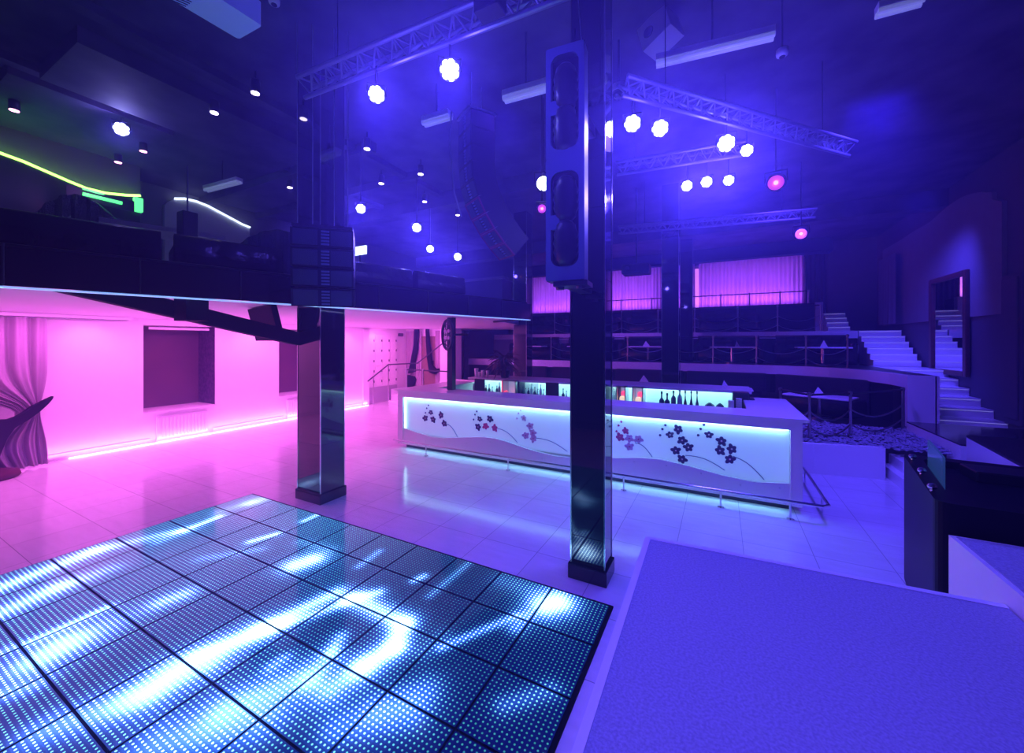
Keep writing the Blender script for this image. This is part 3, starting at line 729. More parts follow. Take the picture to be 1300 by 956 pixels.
# pebbles
mb = MB()
def inpoly(x, y):
    return (1.0 < x < 3.0 and 7.95 < y < 9.9)
for k in range(2600):
    x = random.uniform(1.0, 3.15); y = random.uniform(7.85+.12*max(0, x-1), 9.9)
    if x > 3.0 and y < 9.85: continue
    r = random.uniform(.018, .04); z = ZA-.05+r*.4+random.uniform(0, .04)
    if x < 1.9 and y > 8.6: z += .02
    vs = [(x+r, y, z), (x, y+r*.8, z), (x-r, y, z), (x, y-r*.8, z), (x, y, z+r*.6), (x, y, z-r*.6)]
    mb.add(vs, [(0,1,4),(1,2,4),(2,3,4),(3,0,4),(1,0,5),(2,1,5),(3,2,5),(0,3,5)])
tag(mb.build('pebbles', 'pebble', recalc=False), 'loose grey pebbles filling the bed beside the bar', 'pebbles', kind='stuff')
# stairs
def stairs(name, x0, x1, ya, za, yb, zb, n, label, depth_end):
    t = thing(name, ((x0+x1)/2, ya, za), label, 'stairs')
    for k in range(n):
        z0 = za+(zb-za)*k/n; z1 = za+(zb-za)*(k+1)/n; y0 = ya+(yb-ya)*k/n
        mb = MB().box(x0, x1, y0, depth_end, z0, z1-.025)
        s = mb.build('step', 'lacq', t)
        MB().box(x0, x1, y0-.015, depth_end, z1-.025, z1).build('tread', 'lacq', s)
        MB().box(x0+.01, x1-.01, y0-.008, y0-.002, z1-.032, z1-.026).build('step_light', 'e_step', s)
    return t
stairs('staircase', 3.57, 4.55, 10.4, ZA, 12.9, ZB, 6, 'lower flight of light-edged white stairs along the right wall', 13.6)
stairs('staircase', 3.57, 4.5, 13.7, ZB, 15.2, ZC, 6, 'upper flight of light-edged white stairs beside the middle terrace', 17.3)
stairs('staircase', 2.96, 3.5, 15.5, ZC, 16.2, ZC+.6, 4, 'short topmost flight of white stairs by the far purple curtain', 17.29)
struct(MB().box(3.57, 4.55, 9.85, 10.4, 0, ZA).build('floor_landing', 'lacq'))
struct(MB().box(3.57, 4.59, 10.4, 17.3, 0, ZA).build('floor_stair_base', 'black'))
struct(MB().box(3.57, 4.59, 13.6, 17.3, ZA, ZB).build('floor_stair_base_upper', 'black'))
# chain railings
def railing(pts, z, h, label, swags=2, toprail=True):
    c = pts[len(pts)//2]
    t = thing('chain_railing', (c[0], c[1], z), label, 'railing', 'chain railings on the terraces')
    for x, y in pts:
        MB().lathe((x, y, z), [(.045, 0), (.045, .012), (.022, .02), (.022, h-.02), (.034, h-.01), (.034, h+.03), (.012, h+.045)], 10).build('post', 'steel', t)
    for (a, b) in zip(pts, pts[1:]):
        for s in range(swags):
            zz = z+h*(.62-.36*s); q = []
            for k in range(11):
                u = k/10; q.append((a[0]+(b[0]-a[0])*u, a[1]+(b[1]-a[1])*u, zz-.17*4*u*(1-u)))
            MB().tube(q, .013, 6).build('chain', 'steel', t)
    if toprail: MB().tube([(x, y, z+h) for x, y in pts], .018, 8).build('top_rail', 'dmetal', t)
    return t
railing([(-5.4, 13.2), (-4.0, 13.2), (-2.7, 13.2), (-1.5, 13.2), (-.2, 13.2), (.9, 13.15), (2.0, 12.9), (2.75, 12.4)], ZB, .78, 'chain railing along the middle terrace edge, ending at the lower stairs')
railing([(-6, 15.05), (-4.6, 15.05), (-3.3, 15.05), (-2.0, 15.05), (-.8, 15.05), (.5, 15.05), (1.6, 15.05), (2.7, 15.05)], ZC, .80, 'chain railing along the upper terrace edge below the purple curtains')
railing([(-5, 16.3), (-3.6, 16.3), (-2.4, 16.3), (-1.2, 16.3), (0, 16.3), (.9, 16.3), (1.8, 16.3), (2.6, 16.3)], ZD, .42, 'topmost railing silhouetted against the purple curtains', 0)
pA = [onZ(998, 540, ZA), onZ(1044, 560, ZA), onZ(1093, 545, ZA)]
railing([(.99, 8.9), (1.32, 8.2), (1.98, 8.75), (3.0, 9.9)], ZA, .72, 'chain railing standing in the pebble bed beside the bar end')
# sofas and tables
def sofa(L, name='sofa'):
    t = thing(name, (0, 0, 0), 'sofa', 'sofa')
    MB().box(-L/2, L/2, -.42, .28, 0, .40, .06).build('seat', 'leather', t, True)
    mb = MB()
    def back(u, v):
        x = -L/2+L*u; z = .30+.52*v; y = .30-.06*abs(math.sin(u*PI*L/.28))-.05*abs(math.sin(v*PI*2)) + .04*v
        return (x, y, z)
    mb.grid(back, int(L*24), 12)
    mb.grid(lambda u, v: (-L/2+L*u, .30+.14*v+.04, .82+.03*math.sin(v*PI)), int(L*24), 3)
    mb.box(-L/2, L/2, .33, .46, 0, .80)
    mb.build('backrest', 'leather', t, True)
    for s in (-1, 1): MB().box(s*L/2-.09, s*L/2+.09, -.42, .44, 0, .60, .07).build('armrest', 'leather', t, True)
    return t
def table():
    t = thing('lounge_table', (0, 0, 0), 'table', 'table')
    MB().box(-.6, .6, -.3, .3, .46, .50, .01).build('table_top', 'lacq', t)
    MB().lathe((0, 0, 0), [(.22, 0), (.22, .02), (.04, .05), (.04, .46)], 14).build('table_leg', 'chrome', t)
    return t
s0 = sofa(1.75); used = [False]
def put(src, flag, loc, rz, lab, grp):
    if not flag[0]: flag[0] = True; o = src; o.location = loc; o.rotation_euler = (0, 0, rz); o['label'] = lab; o['group'] = grp; return o
    return place(src, loc, rz, lab, grp)
words = ['at the palm end', 'just left of the near black column', 'just right of the near black column', 'beyond the dark column', 'fourth from the stairs', 'next to the stairs']
xsB = [-7.0, -4.6+.0, -2.3, .3, 2.45]
t0 = table(); usedt = [False]
ordn = ['first', 'second', 'third', 'fourth', 'fifth']
for lev, (yy, zz, nm) in enumerate(((14.45, ZB, 'middle'), (15.72, ZC, 'upper'))):
    for i, x in enumerate([-6.6, -4.4, -2.25, .2, 2.4] if lev == 0 else [-6.6, -4.4, -2.25, .2]):
        if lev == 1: yy2 = 15.8
        else: yy2 = yy
        put(s0, used, (x, yy2-.05, zz), 0, 'black tufted sofa, %s along the %s terrace counting from the palm' % (ordn[i], nm), 'black sofas on the terraces')
        if lev == 0:
            put(t0, usedt, (x+.1, 13.75, zz), 0, 'pale topped low table before the %s sofa of the %s terrace' % (ordn[i], nm), 'low tables on the terraces')
# lowest level: seats with glittering backs against the terrace wall
M['sequin'] = mat('black_sequin_fabric', (.04, .04, .07), .18, .5, bump=1.0, scale=55, var=.9, detail=1)
def booth(L):
    t = thing('lounge_booth', (0, 0, 0), 'booth', 'sofa')
    MB().box(-L/2, L/2, -.5, .15, 0, .38, .06).build('seat', 'leather', t, True)
    MB().grid(lambda u, v: (-L/2+L*u, .2-.05*abs(math.sin(u*PI*L/.3))+.05*v, .3+.5*v), int(L*20), 10).build('backrest', 'sequin', t, True)
    MB().box(-L/2, L/2, .16, .34, 0, .81, .03).build('back_cap', 'sequin', t)
    return t
b0 = booth(2.0); ub = [False]
for i, (x, y, rz) in enumerate([(-6.4, 12.6, 0), (-4.2, 12.6, 0), (-2.0, 12.6, 0), (.1, 12.58, 0), (2.0, 11.9, -.62)]):
    put(b0, ub, (x, y, ZA-.05), rz, 'glitter-backed black booth seat, %s along the lowest terrace from the palm' % ordn[i], 'glitter-backed booths')
for i, (x, y) in enumerate([(-4.2, 11.5), (-1.9, 11.5), (.1, 11.4), (1.9, 10.75)]):
    put(t0, usedt, (x, y, ZA-.05), 0 if i < 3 else -.5, 'pale topped low table on the lowest terrace, %s from the palm' % ordn[i], 'low tables on the terraces')
# folded napkins / reservation cards
def tent(c, s, lab, a=0):
    mb = MB(); ca, sa = math.cos(a), math.sin(a)
    P = [(-s, 0, 0), (s, 0, 0), (s*.2, s*.8, 0), (-s*.1, s*.2, s*1.5)]
    P = [(c[0]+x*ca-y*sa, c[1]+x*sa+y*ca, c[2]+z) for x, y, z in P]
    mb.add(P, [(0, 1, 2), (0, 1, 3), (1, 2, 3), (2, 0, 3)])
    return tag(mb.build('folded_napkin', 'cup'), lab, 'napkin', 'folded white napkins')
tent((-1.9, 11.5, ZA+.45), .16, 'folded white napkin standing on the table right of the near black column')
tent((.1, 11.4, ZA+.45), .13, 'low folded white napkin behind the lit bar niche', .8)
tent((-2.2, 13.75, ZB+.5), .12, 'folded white napkin on a middle terrace table right of the near column', .3)
tent((.45, 13.75, ZB+.5), .12, 'folded white napkin on a middle terrace table beyond the dark column', 1)
tent((2.55, 13.75, ZB+.5), .13, 'folded white napkin on the middle terrace table nearest the stairs', 2)
tent((1.9, 10.75, ZA+.45), .12, 'folded white napkin on the table by the pebble bed', .2)

# purple curtains before lit windows
def pleats(name, x0, x1, y, z0, z1, m, label, amp=.05, pitch=.16, grp=None, th=True, axis='y'):
    n = int((x1-x0)/pitch*8)
    def f(u, v):
        x = x0+(x1-x0)*u; o = amp*math.sin(2*PI*x/pitch)+.4*amp*math.sin(2*PI*x/pitch*.37+1)
        return (x, y+o*(1-.3*v), z0+(z1-z0)*v) if axis == 'y' else (y+o*(1-.3*v), x, z0+(z1-z0)*v)
    o = MB().grid(f, n, 6).build(name, m, smooth=True, recalc=False); tag(o, label, 'curtain', grp); return o
def sheer():
    m = bpy.data.materials.new('sheer_purple_curtain'); m.use_nodes = True; nt = m.node_tree
    b = nt.nodes['Principled BSDF']; b.inputs['Base Color'].default_value = (.55, .42, .70, 1); b.inputs['Roughness'].default_value = .8
    b.inputs['Transmission Weight'].default_value = 0
    tr = nt.nodes.new('ShaderNodeBsdfTranslucent'); tr.inputs[0].default_value = (.62, .45, .95, 1)
    w = nt.nodes.new('ShaderNodeTexNoise'); w.inputs['Scale'].default_value = 3
    mp = nt.nodes.new('ShaderNodeMapping'); mp.inputs['Scale'].default_value = (6, 6, .2); tc = nt.nodes.new('ShaderNodeTexCoord')
    nt.links.new(tc.outputs['Object'], mp.inputs[0]); nt.links.new(mp.outputs[0], w.inputs['Vector'])
    mr = nt.nodes.new('ShaderNodeMapRange'); mr.inputs['To Min'].default_value = .35; mr.inputs['To Max'].default_value = .85; nt.links.new(w.outputs['Fac'], mr.inputs['Value'])
    mx = nt.nodes.new('ShaderNodeMixShader'); nt.links.new(mr.outputs[0], mx.inputs[0]); nt.links.new(b.outputs[0], mx.inputs[1]); nt.links.new(tr.outputs[0], mx.inputs[2])
    nt.links.new(mx.outputs[0], nt.nodes['Material Output'].inputs['Surface']); return m
M['sheer'] = sheer()
pleats('curtain', -8.4, -2.1, 16.85, ZD+.02, 5.12, 'sheer', 'sheer purple lit curtain showing on both sides of the near black column', .035, .13, 'purple curtains')
pleats('curtain', -1.7, -.9, 16.85, ZD+.02, 5.12, 'sheer', 'narrow strip of purple curtain between the two dark far columns', .035, .13, 'purple curtains')
pleats('curtain', -.75, 2.55, 16.85, ZD+.02, 5.12, 'sheer', 'wide purple lit curtain above the upper terrace nearest the stairs', .035, .13, 'purple curtains')
for i, (a, b) in enumerate(((-8, -2.2), (-.9, 2.5))):
    struct(MB().box(a, b, 17.24, 17.29, ZD, 5.0).build('window_%d' % (i+3), 'e_curtain'))
pleats('curtain', 2.6, 3.2, 16.9, ZC+.6, 5.1, 'fabric2', 'dark violet curtain beside the doorway at the top of the stairs', .04, .12)
pleats('curtain', 15.0, 16.3, 4.38, 2.62, 4.62, 'fabric2', 'dark ribbed curtain hanging on the right wall above the upper stairs', .035, .14, axis='x')
# mirror on the right wall
mr_ = thing('wall_mirror', (XR-.06, 12.4, 1.4), 'tall framed mirror on the dark right wall reflecting the purple curtains', 'mirror')
M['mirror'] = mat('mirror_glass', (.85, .85, .88), .02, 1., var=.01)
M['ornate'] = mat('ornate_bronze_frame', (.16, .07, .06), .35, .6, bump=.8, scale=40, var=.4)
MB().box(XR-.10, XR-.08, 11.68, 13.08, 1.45, 3.48).build('mirror_glass', 'mirror', mr_)
mb = MB(); mb.box(XR-.14, XR-.071, 11.56, 11.69, 1.36, 3.58, .01); mb.box(XR-.14, XR-.071, 13.07, 13.20, 1.36, 3.58, .01); mb.box(XR-.14, XR-.071, 11.69, 13.07, 3.47, 3.58, .01); mb.box(XR-.14, XR-.071, 11.69, 13.07, 1.36, 1.46, .01)
mb.build('mirror_frame', 'ornate', mr_)
# narrow door at the picture's far right
d2 = MB().box(XR-.12, XR-.041, 9.9, 10.42, .65, 3.27, .01).build('door_2', 'dwall'); struct(d2)
MB().box(XR-.15, XR-.12, 9.95, 10.37, .75, 3.2, .01).build('door_panel', 'dwall', d2)

# ================================================================== LEFT HALL CURTAIN + HORN TIEBACKS
def curt(u, v):
    z = .03+2.46*v
    g = math.exp(-((z-.92)/.42)**2)
    flare = max(0, (.92-z)/.9)
    y0 = .55*(1-g)+1.85*g + .9*flare*(1-g); y1 = 2.2-.08*g
    y = y0+(y1-y0)*u
    amp = .05*(1-.5*g)
    return (XL+.28+amp*math.sin(u*2*PI*6.5+.9*math.sin(v*3+u*4))+.6*amp*math.sin(u*2*PI*15+2)+.02*math.sin(u*31), y, z)
oc = MB().grid(curt, 160, 40).build('curtain', 'fabric', smooth=True, recalc=False); tag(oc, 'full length pink-lit curtain gathered by a black horn at the picture\'s left edge', 'curtain')
cr = thing('curtain_rail', (XL+.25, 2, 2.5), 'pale curtain rail box above the tied curtain', 'curtain rail')
MB().box(XL+.15, XL+.36, -1, 3.25, 2.5, 2.555).build('rail_box', 'lacq', cr)
MB().tube([(XL+.28, -1, 2.49), (XL+.28, 3.2, 2.49)], .01).build('rail_track', 'steel', cr)
hp = [(67,503),(58,507),(50,511),(40,516),(30,523),(20,529),(10,532.5),(0,533),(-30,530),(-30,640),(-8,600),(0,576),(8,557),(18,543),(28,537),(38,531),(50,522),(60,513),(66,506)]
q = [onX(*p, XL+.45) for p in hp]
hn = thing('horn_tieback', (XL+.5, 1.6, 0), 'black sweeping horn-shaped tieback holding the left pink curtain', 'tieback')
MB().prism([(v.y, max(.02, v.z)) for v in q], 'x', XL+.38, XL+.50).build('horn', 'matte', hn)
c = onZ(4, 592, .0)
MB().lathe((XL+.55, 1.55, 0), [(.30, 0), (.32, .03), (.30, .09), (.16, .13)], 24).build('horn_base', 'darkred', hn, True)
# entrance curtains and horns (far)
EY = 11.22
pleats('curtain', -10.42, -9.7, EY-.02, .42, 2.5, 'fabric', 'pink lit curtain panel between the exit sign and the first tall horn', .03, .13)
pleats('curtain', -9.06, -8.62, EY-.02, .42, 2.5, 'fabric', 'pink lit curtain panel right of the second tall horn at the entrance', .03, .12)
def horn(px, lab):
    q = [onY(*p, EY-.1) for p in px]
    o = MB().prism([(v.x, max(.42, v.z)) for v in q], 'y', EY-.15, EY-.06).build('horn_tieback', 'matte'); tag(o, lab, 'tieback', 'tall horn tiebacks at the entrance')
horn([(527,413),(532,413),(531,430),(530,445),(527,462),(527,472),(519,474),(523,455),(526,438)], 'tall black horn sweeping down left of the brown entrance door')
horn([(541,413),(544,413),(545,430),(547,445),(549,463),(553,468),(562,467),(553,475),(546,473),(543,455),(542,435)], 'tall black horn sweeping down right of the brown entrance door')
horn([(518,476),(526,478),(528,482),(525,494),(517,496)], 'short black horn foot beside the entrance platform chain')
# entrance platform + stairs rails
ep = thing('entrance_platform', (-8.8, 10.3, 0), 'white stepped entrance platform before the brown door', 'platform')
MB().box(-10.35, -8.62, 10.35, 11.295, 0, .42).build('platform_body', 'lacq', ep)
MB().box(-10.0, -8.62, 10.0, 10.35, 0, .28).build('step', 'lacq', ep)
MB().box(-9.8, -8.62, 9.65, 10.0, 0, .14).build('step', 'lacq', ep)
sr = thing('stair_handrail', (-9.2, 9, 0), 'dark handrail on slim posts climbing from the pink floor to the entrance', 'handrail')
P0 = onZ(474, 523, 0)
H = [onY(467, 484, 8.6), onY(493, 463, 9.4), onY(530, 461, 10.1), onY(567, 432, 10.2)]
MB().tube(H, .022, 8).build('rail', 'dmetal', sr)
for px, yy, zb in ((474, 8.65, 0), (493, 9.4, 0), (516, 9.9, .14), (532, 10.12, .28)):
    x = onY(px, 480, yy).x
    top = {474: onY(474, 479, 8.7).z, 493: onY(493, 463, 9.4).z, 516: onY(516, 461.5, 9.9).z, 532: onY(532, 460, 10.12).z}[px]
    MB().tube([(x, yy, zb), (x, yy, top)], .014, 8).build('post', 'chrome', sr)
railing([(-7.95, 8.55), (-7.3, 8.5), (-6.3, 8.45)], 0, 1.3, 'chrome chain railing between the bar end and the entrance', 2)
bw = thing('white_plinth', (-7.1, 9.5, 0), 'white stepped block below the pink curtain behind the bar corner', 'platform')
MB().box(-7.9, -6.5, 9.3, 10.3, 0, .62).build('plinth_body', 'lacq', bw)
MB().box(-7.6, -6.5, 9.6, 10.3, .62, .9).build('plinth_step', 'lacq', bw)

# ================================================================== UPPER LEVEL FURNISHING
# wavy dark panel with green LED on its top edge
wv = [(-40,180),(0,195),(30,206),(60,219),(90,232),(110,240),(135,246),(160,248.5),(178,249)]
q = [onX(*p, XL+.14) for p in wv]
pn = thing('wavy_wall_panel', (XL+.08, 2, 2.8), 'dark wavy-topped wall panel outlined by a green light line', 'wall panel')
MB().prism([(v.y, v.z) for v in q]+[(q[-1].y, 2.8), (q[0].y, 2.8)], 'x', XL+.01, XL+.13).build('panel', 'black', pn)
MB().tube([(XL+.145, v.y, v.z+.01) for v in q], .022, 8).build('led_line', 'e_green', pn)
a = onX(170, 250, XL+.2); b = onX(181, 270, XL+.2)
tag(MB().box(XL+.14, XL+.24, a.y, b.y, b.z, a.z, .01).build('wall_light', 'e_green2'), 'bright green box light at the end of the green light line', 'wall light')
a = onD(105, 246, 6.7); b = onD(155, 258, 7.1)
gl = thing('green_fixture', tuple((a+b)/2), 'green glowing bar fixture under the green light line', 'light fixture')
MB().tube([a, b], .03, 8).build('tube_light', 'e_green2', gl)
MB().tube([a+Vector((0, 0, .09)), b+Vector((-.1, 0, .09))], .018, 8).build('tube_light', 'e_green2', gl)
MB().obox((a+b)/2-Vector((.05, 0, .0)), (b-a).normalized(), (0, 0, 1), (b-a).normalized().cross(Vector((0, 0, 1))), .42, .1, .01).build('fixture_back', 'e_green2' if False else 'dmetal', gl)
MB().box(a.x-.1, a.x-.07, a.y-.1, a.y-.07, 2.8, a.z).build('fixture_post', 'dmetal', gl)
# white wavy panel with violet LED
wv2 = [(210,260),(214,256),(222,252.5),(235,252.5),(250,256),(265,262),(280,270),(295,278),(308,285),(318,289)]
q = [onX(*p, -11.05) for p in wv2]
p2 = thing('wavy_wall_panel', (-11.1, 6, 2.8), 'pale violet wavy-topped wall panel outlined by a white light line', 'wall panel')
MB().prism([(v.y, v.z) for v in q]+[(q[-1].y, 2.8), (q[0].y, 2.8)], 'x', -11.19, -11.08).build('panel', 'white', p2)
MB().tube([(-11.06, v.y, v.z+.01) for v in q[2:]], .022, 8).build('led_line', 'e_viol', p2)
# glitter screens (sofa backs)
def glitter(px, d, lab, hgt=2.8):
    q = [onD(x, y, d) for x, y in px]; base = min(v.z for v in q)
    c = sum((v for v in q), Vector())/len(q)
    fwd = Vector((ray(px[0][0], 435)[0], ray(px[0][0], 435)[1], 0)).normalized()
    mb = MB(); n = len(q)
    vs = [v for v in q]+[v+fwd*.25 for v in q]
    mb.add(vs, [tuple(range(n-1, -1, -1)), tuple(range(n, 2*n))]+[(i, (i+1) % n, n+(i+1) % n, n+i) for i in range(n)])
    o = mb.build('glitter_screen', 'sequin'); tag(o, lab, 'screen'); return o
# table on the upper level
T1 = onZ(125, 275, 3.62); T2 = onZ(286, 299, 3.62)
tb = thing('bar_table', ((T1.x+T2.x)/2, (T1.y+T2.y)/2, 2.8), 'long pale topped bar table on the balcony', 'table')
d = (T2-T1).normalized(); n_ = Vector((-d.y, d.x, 0))
MB().obox((T1+T2)/2+n_*.28-Vector((0, 0, .03)), d, n_, (0, 0, 1), (T2-T1).length/2, .28, .03).build('table_top', 'lacq', tb)
for t in (.12, .88):
    p = T1+(T2-T1)*t+n_*.28
    MB().tube([(p.x, p.y, 2.8), (p.x, p.y, 3.56)], .03, 8).build('table_leg', 'dmetal', tb)
# black post box with thin mast
pb = onD(238, 300, 4.9)
mp_ = thing('mast_stand', (pb.x, pb.y, 2.8), 'thin upright mast rising from a black box on the balcony', 'stand')
MB().box(pb.x-.08, pb.x+.08, pb.y-.08, pb.y+.08, 2.8, onD(238, 270, 4.9).z, .006).build('stand_box', 'black', mp_)
MB().tube([(pb.x, pb.y, onD(238, 270, 4.9).z), (pb.x, pb.y, onD(237, 210, 4.9).z)], .010, 8).build('mast', 'alu', mp_)
# balcony sofas
su = [False]
sb = sofa(2.2); 
sb.location = (-7.55, 1.35, 2.8); sb.rotation_euler = (0, 0, PI/2+.1); sb['label'] = 'black tufted sofa on the balcony beside the glitter seat'
def hb(x, y, rz, lab, L=1.6, H=1.25):
    t = thing('high_back_seat', (x, y, 2.8), lab, 'seat', 'glitter high-back seats')
    ca, sa = math.cos(rz), math.sin(rz)
    def R(px, py, pz): return (x+px*ca-py*sa, y+px*sa+py*ca, 2.8+pz)
    def f(u, v):
        px = -L/2+L*u; top = H*(.72+.28*math.sin(u*PI)); return R(px, .2-.03*math.sin(u*40), .0+top*v)
    def g(u, v):
        px = -L/2+L*u; top = H*(.72+.28*math.sin(u*PI)); return R(px, .36, .0+top*v)
    def e(u, v):
        px = -L/2+L*u; top = H*(.72+.28*math.sin(u*PI)); return R(px, .2-.03*math.sin(u*40)*(1-v)+.16*v, top)
    MB().grid(f, 30, 8).grid(g, 30, 8).grid(e, 30, 2).build('backrest', 'sequin', t)
    mb = MB(); vs = [R(a, b, c) for c in (0, .42) for a, b in ((-L/2, -.45), (L/2, -.45), (L/2, .2), (-L/2, .2))]
    mb.add(vs, [(3,2,1,0),(4,5,6,7),(0,1,5,4),(1,2,6,5),(2,3,7,6),(3,0,4,7)]); mb.build('seat', 'leather', t)
p = onD(86, 300, 6.0); hb(p.x, p.y, .9, 'glittering black high-back seat under the green light line', 1.1, 1.6)
p = onD(345, 320, 7.4); hb(p.x, p.y, .6, 'glittering rounded high-back seat left of the hanging speaker stack', 1.7, 1.45)
def bench(x, y, rz, L, lab):
    t = thing('banquette', (x, y, 2.8), lab, 'sofa', 'black banquettes along the balcony edge')
    ca, sa = math.cos(rz), math.sin(rz)
    def R3(a, b, c): return (x+a*ca-b*sa, y+a*sa+b*ca, 2.8+c)
    mb = MB()
    for a0, a1, b0, b1, c0_, c1_ in ((-L/2, L/2, 0, .5, 0, .3),):
        vs = [R3(a, b, c) for c in (c0_, c1_) for a, b in ((a0, b0), (a1, b0), (a1, b1), (a0, b1))]
        mb.add(vs, [(3,2,1,0),(4,5,6,7),(0,1,5,4),(1,2,6,5),(2,3,7,6),(3,0,4,7)])
    mb.build('seat', 'leather', t)
    mb = MB()
    mb.grid(lambda u, v: R3(-L/2+L*u, -.14-.03*math.sin(v*PI)-.012*abs(math.sin(u*PI*L/.35)), .38*v), int(L*14), 6)
    mb.grid(lambda u, v: R3(-L/2+L*u, -.14+.14*v, .38+.03*math.sin(v*PI)), int(L*14), 4)
    mb.grid(lambda u, v: R3(-L/2+L*u, .0, .38*v), int(L*14), 3)
    mb.build('backrest', 'leather', t)
ebs = [((-5.30, 0.0), (-5.04, .86)), ((-5.02, .93), (-4.72, 1.9)), ((-4.69, 2.0), (-4.40, 2.95)), ((-4.2, 3.75), (-3.95, 4.7)), ((-3.92, 4.8), (-3.66, 5.7))]
for (a, b), lab in zip(ebs, ('at the picture\'s left edge', 'second from the left edge', 'just left of the hanging speaker stack', 'right of the hanging speaker stack', 'farthest along the balcony edge')):
    bench((a[0]+b[0])/2-.42, (a[1]+b[1])/2, math.atan2(b[1]-a[1], b[0]-a[0]), math.dist(a, b), 'black banquette with its back to the balcony rail, '+lab)
# dim long counter further back on the balcony
cb = thing('balcony_counter', (-6.6, 10, 2.8), 'dark counter with pale sloping edge far along the balcony', 'counter')
MB().box(-8.6, -5.4, 9.6, 10.2, 2.8, 3.85).build('counter_body', 'dwall', cb)
MB().box(-8.7, -5.3, 9.5, 10.3, 3.85, 3.91).build('counter_top', 'mwall', cb)
lp = onD(456, 318, 9.3)
tag(MB().box(lp.x-.22, lp.x+.22, lp.y, lp.y+.04, lp.z-.1, lp.z+.1, .01).build('wall_screen', 'e_viol'), 'small lit rectangular screen right of the hanging speaker stack', 'screen')
struct(MB().tube([(lp.x, lp.y+.02, 2.8), (lp.x, lp.y+.02, lp.z-.1)], .02).build('trim_41', 'dmetal'))

# ================================================================== TRUSSES
def truss(a, b, size, label, drop=True, m='alu', grp='aluminium trusses under the ceiling', up=True):
    a = Vector(a); b = Vector(b); d = (b-a).normalized(); side = d.cross(Vector((0, 0, 1))).normalized(); upv = Vector((0, 0, 1))
    h = size*.866
    off = [side*size/2+upv*h, -side*size/2+upv*h, Vector((0, 0, 0))]
    t = thing('lighting_truss', tuple(a), label, 'truss', grp)
    L = (b-a).length
    for o in off: MB().tube([a+o, b+o], .022, 10).build('chord', m, t)
    mb = MB(); n = max(2, int(L/(size*1.1))); 
    for k in range(n):
        p = a+d*L*k/n; q = a+d*L*(k+.5)/n; r = a+d*L*(k+1)/n
        for i, j in ((0, 2), (1, 2), (0, 1)):
            mb.tube([p+off[i], q+off[j]], .009, 6); mb.tube([q+off[j], r+off[i]], .009, 6)
    mb.build('bracing', m, t)
    for tt in (.15, .85):
        p = a+d*L*tt+upv*h; MB().tube([p, (p.x, p.y, CZ)], .006, 6).build('hanging_cable', 'dmetal', t)
    return t
TZ = 4.5
truss(onZ(387, 124, TZ), onZ(722, -2, TZ)+Vector((.3, 0, 0)), .175, 'long truss across the upper left above the dance floor carrying two bright lamps')
truss(onZ(790, 121, TZ), onZ(1078, 198, TZ), .165, 'truss receding to the right above the bar carrying four bright lamps')
truss(onZ(783, 222, TZ), onZ(948, 196, TZ), .165, 'short truss above three smaller bright lamps right of the column')
truss(onZ(785, 297, TZ), onZ(1035, 276, TZ), .165, 'farthest truss spanning in front of the purple curtains')

# ================================================================== STAGE LAMPS
EYE = Vector((0, 0, HC))
def lamp(px, py, z, r, label, grp, lens='e_lamp', top=None, aim=EYE, power=60, glow=True):
    r = r*.88
    p = onZ(px, py, z) if not isinstance(z, tuple) else onD(px, py, z[0])
    ax = (Vector(aim)-p).normalized()
    t = thing('stage_lamp', tuple(p), label, 'stage lamp', grp)
    MB().lathe(p-ax*.20, [(r*.55, 0), (r*.8, .03), (r*1.05, .08), (r*1.12, .19), (r*1.12, .205), (r*1.0, .205), (r*1.0, .19)], 18, ax).build('lamp_housing', 'black', t, True)
    MB().lathe(p-ax*.02, [(r, 0), (r, .010)], 18, ax).build('lamp_plate', 'dmetal', t)
    s = ax.cross(Vector((0, 0, 1))).normalized(); w2 = ax.cross(s); ml = MB().lathe(p-ax*.008, [(r*.36, 0), (r*.33, .01), (r*.2, .018)], 12, ax)
    for k in range(7):
        cc = p-ax*.008+s*math.cos(k*2*PI/7)*r*.70+w2*math.sin(k*2*PI/7)*r*.70; ml.lathe(cc, [(r*.33, 0), (r*.30, .01), (r*.18, .018)], 12, ax)
    ml.build('lamp_lens', lens, t)
    zz = (top if top else TZ+.02)
    mb = MB(); c = p-ax*.1
    mb.tube([c-s*(r*1.2), c-s*(r*1.2)+Vector((0, 0, r*1.3)), c+s*(r*1.2)+Vector((0, 0, r*1.3)), c+s*(r*1.2)], .008, 6)
    mb.tube([c+Vector((0, 0, r*1.3)), (c.x, c.y, max(zz, c.z+r*1.4))], .01, 6)
    mb.build('lamp_yoke', 'black', t)
    return p, ax
BLUE = (.06, .035, 1); VIO = (.25, .06, 1)
G1 = 'bright stage lamps on the trusses'
L1 = [(571, 89, 4.22, .085, 'brightest stage lamp at the top centre hanging from the long truss'),
      (478, 120, 4.22, .075, 'bright stage lamp nearer the end of the long truss'),
      (803, 157, 4.22, .085, 'first bright lamp right of the white framed fixture'),
      (838, 163, 4.22, .085, 'second bright lamp right of the white framed fixture'),
      (922, 182, 4.24, .095, 'large bright lamp on the receding truss, left of a smaller one'),
      (948, 191, 4.24, .07, 'smaller bright lamp at the outer end of the four on the receding truss'),
      (872, 236, 4.2, .075, 'leftmost of the three small bright lamps in a row'),
      (897, 231, 4.2, .075, 'middle one of the three small bright lamps in a row'),
      (925, 229, 4.2, .070, 'rightmost of the three small bright lamps in a row'),
      (458, 265, 4.4, .085, 'bright lamp over the hanging speaker stack'),
      (529, 289, 4.4, .095, 'bright lamp over the balcony left of the curved speaker array'),
      (546, 316, 4.3, .09, 'lower bright lamp on the far balcony, second from the array'),
      (581, 326, 4.3, .10, 'farthest bright lamp on the balcony beside the curved array')]
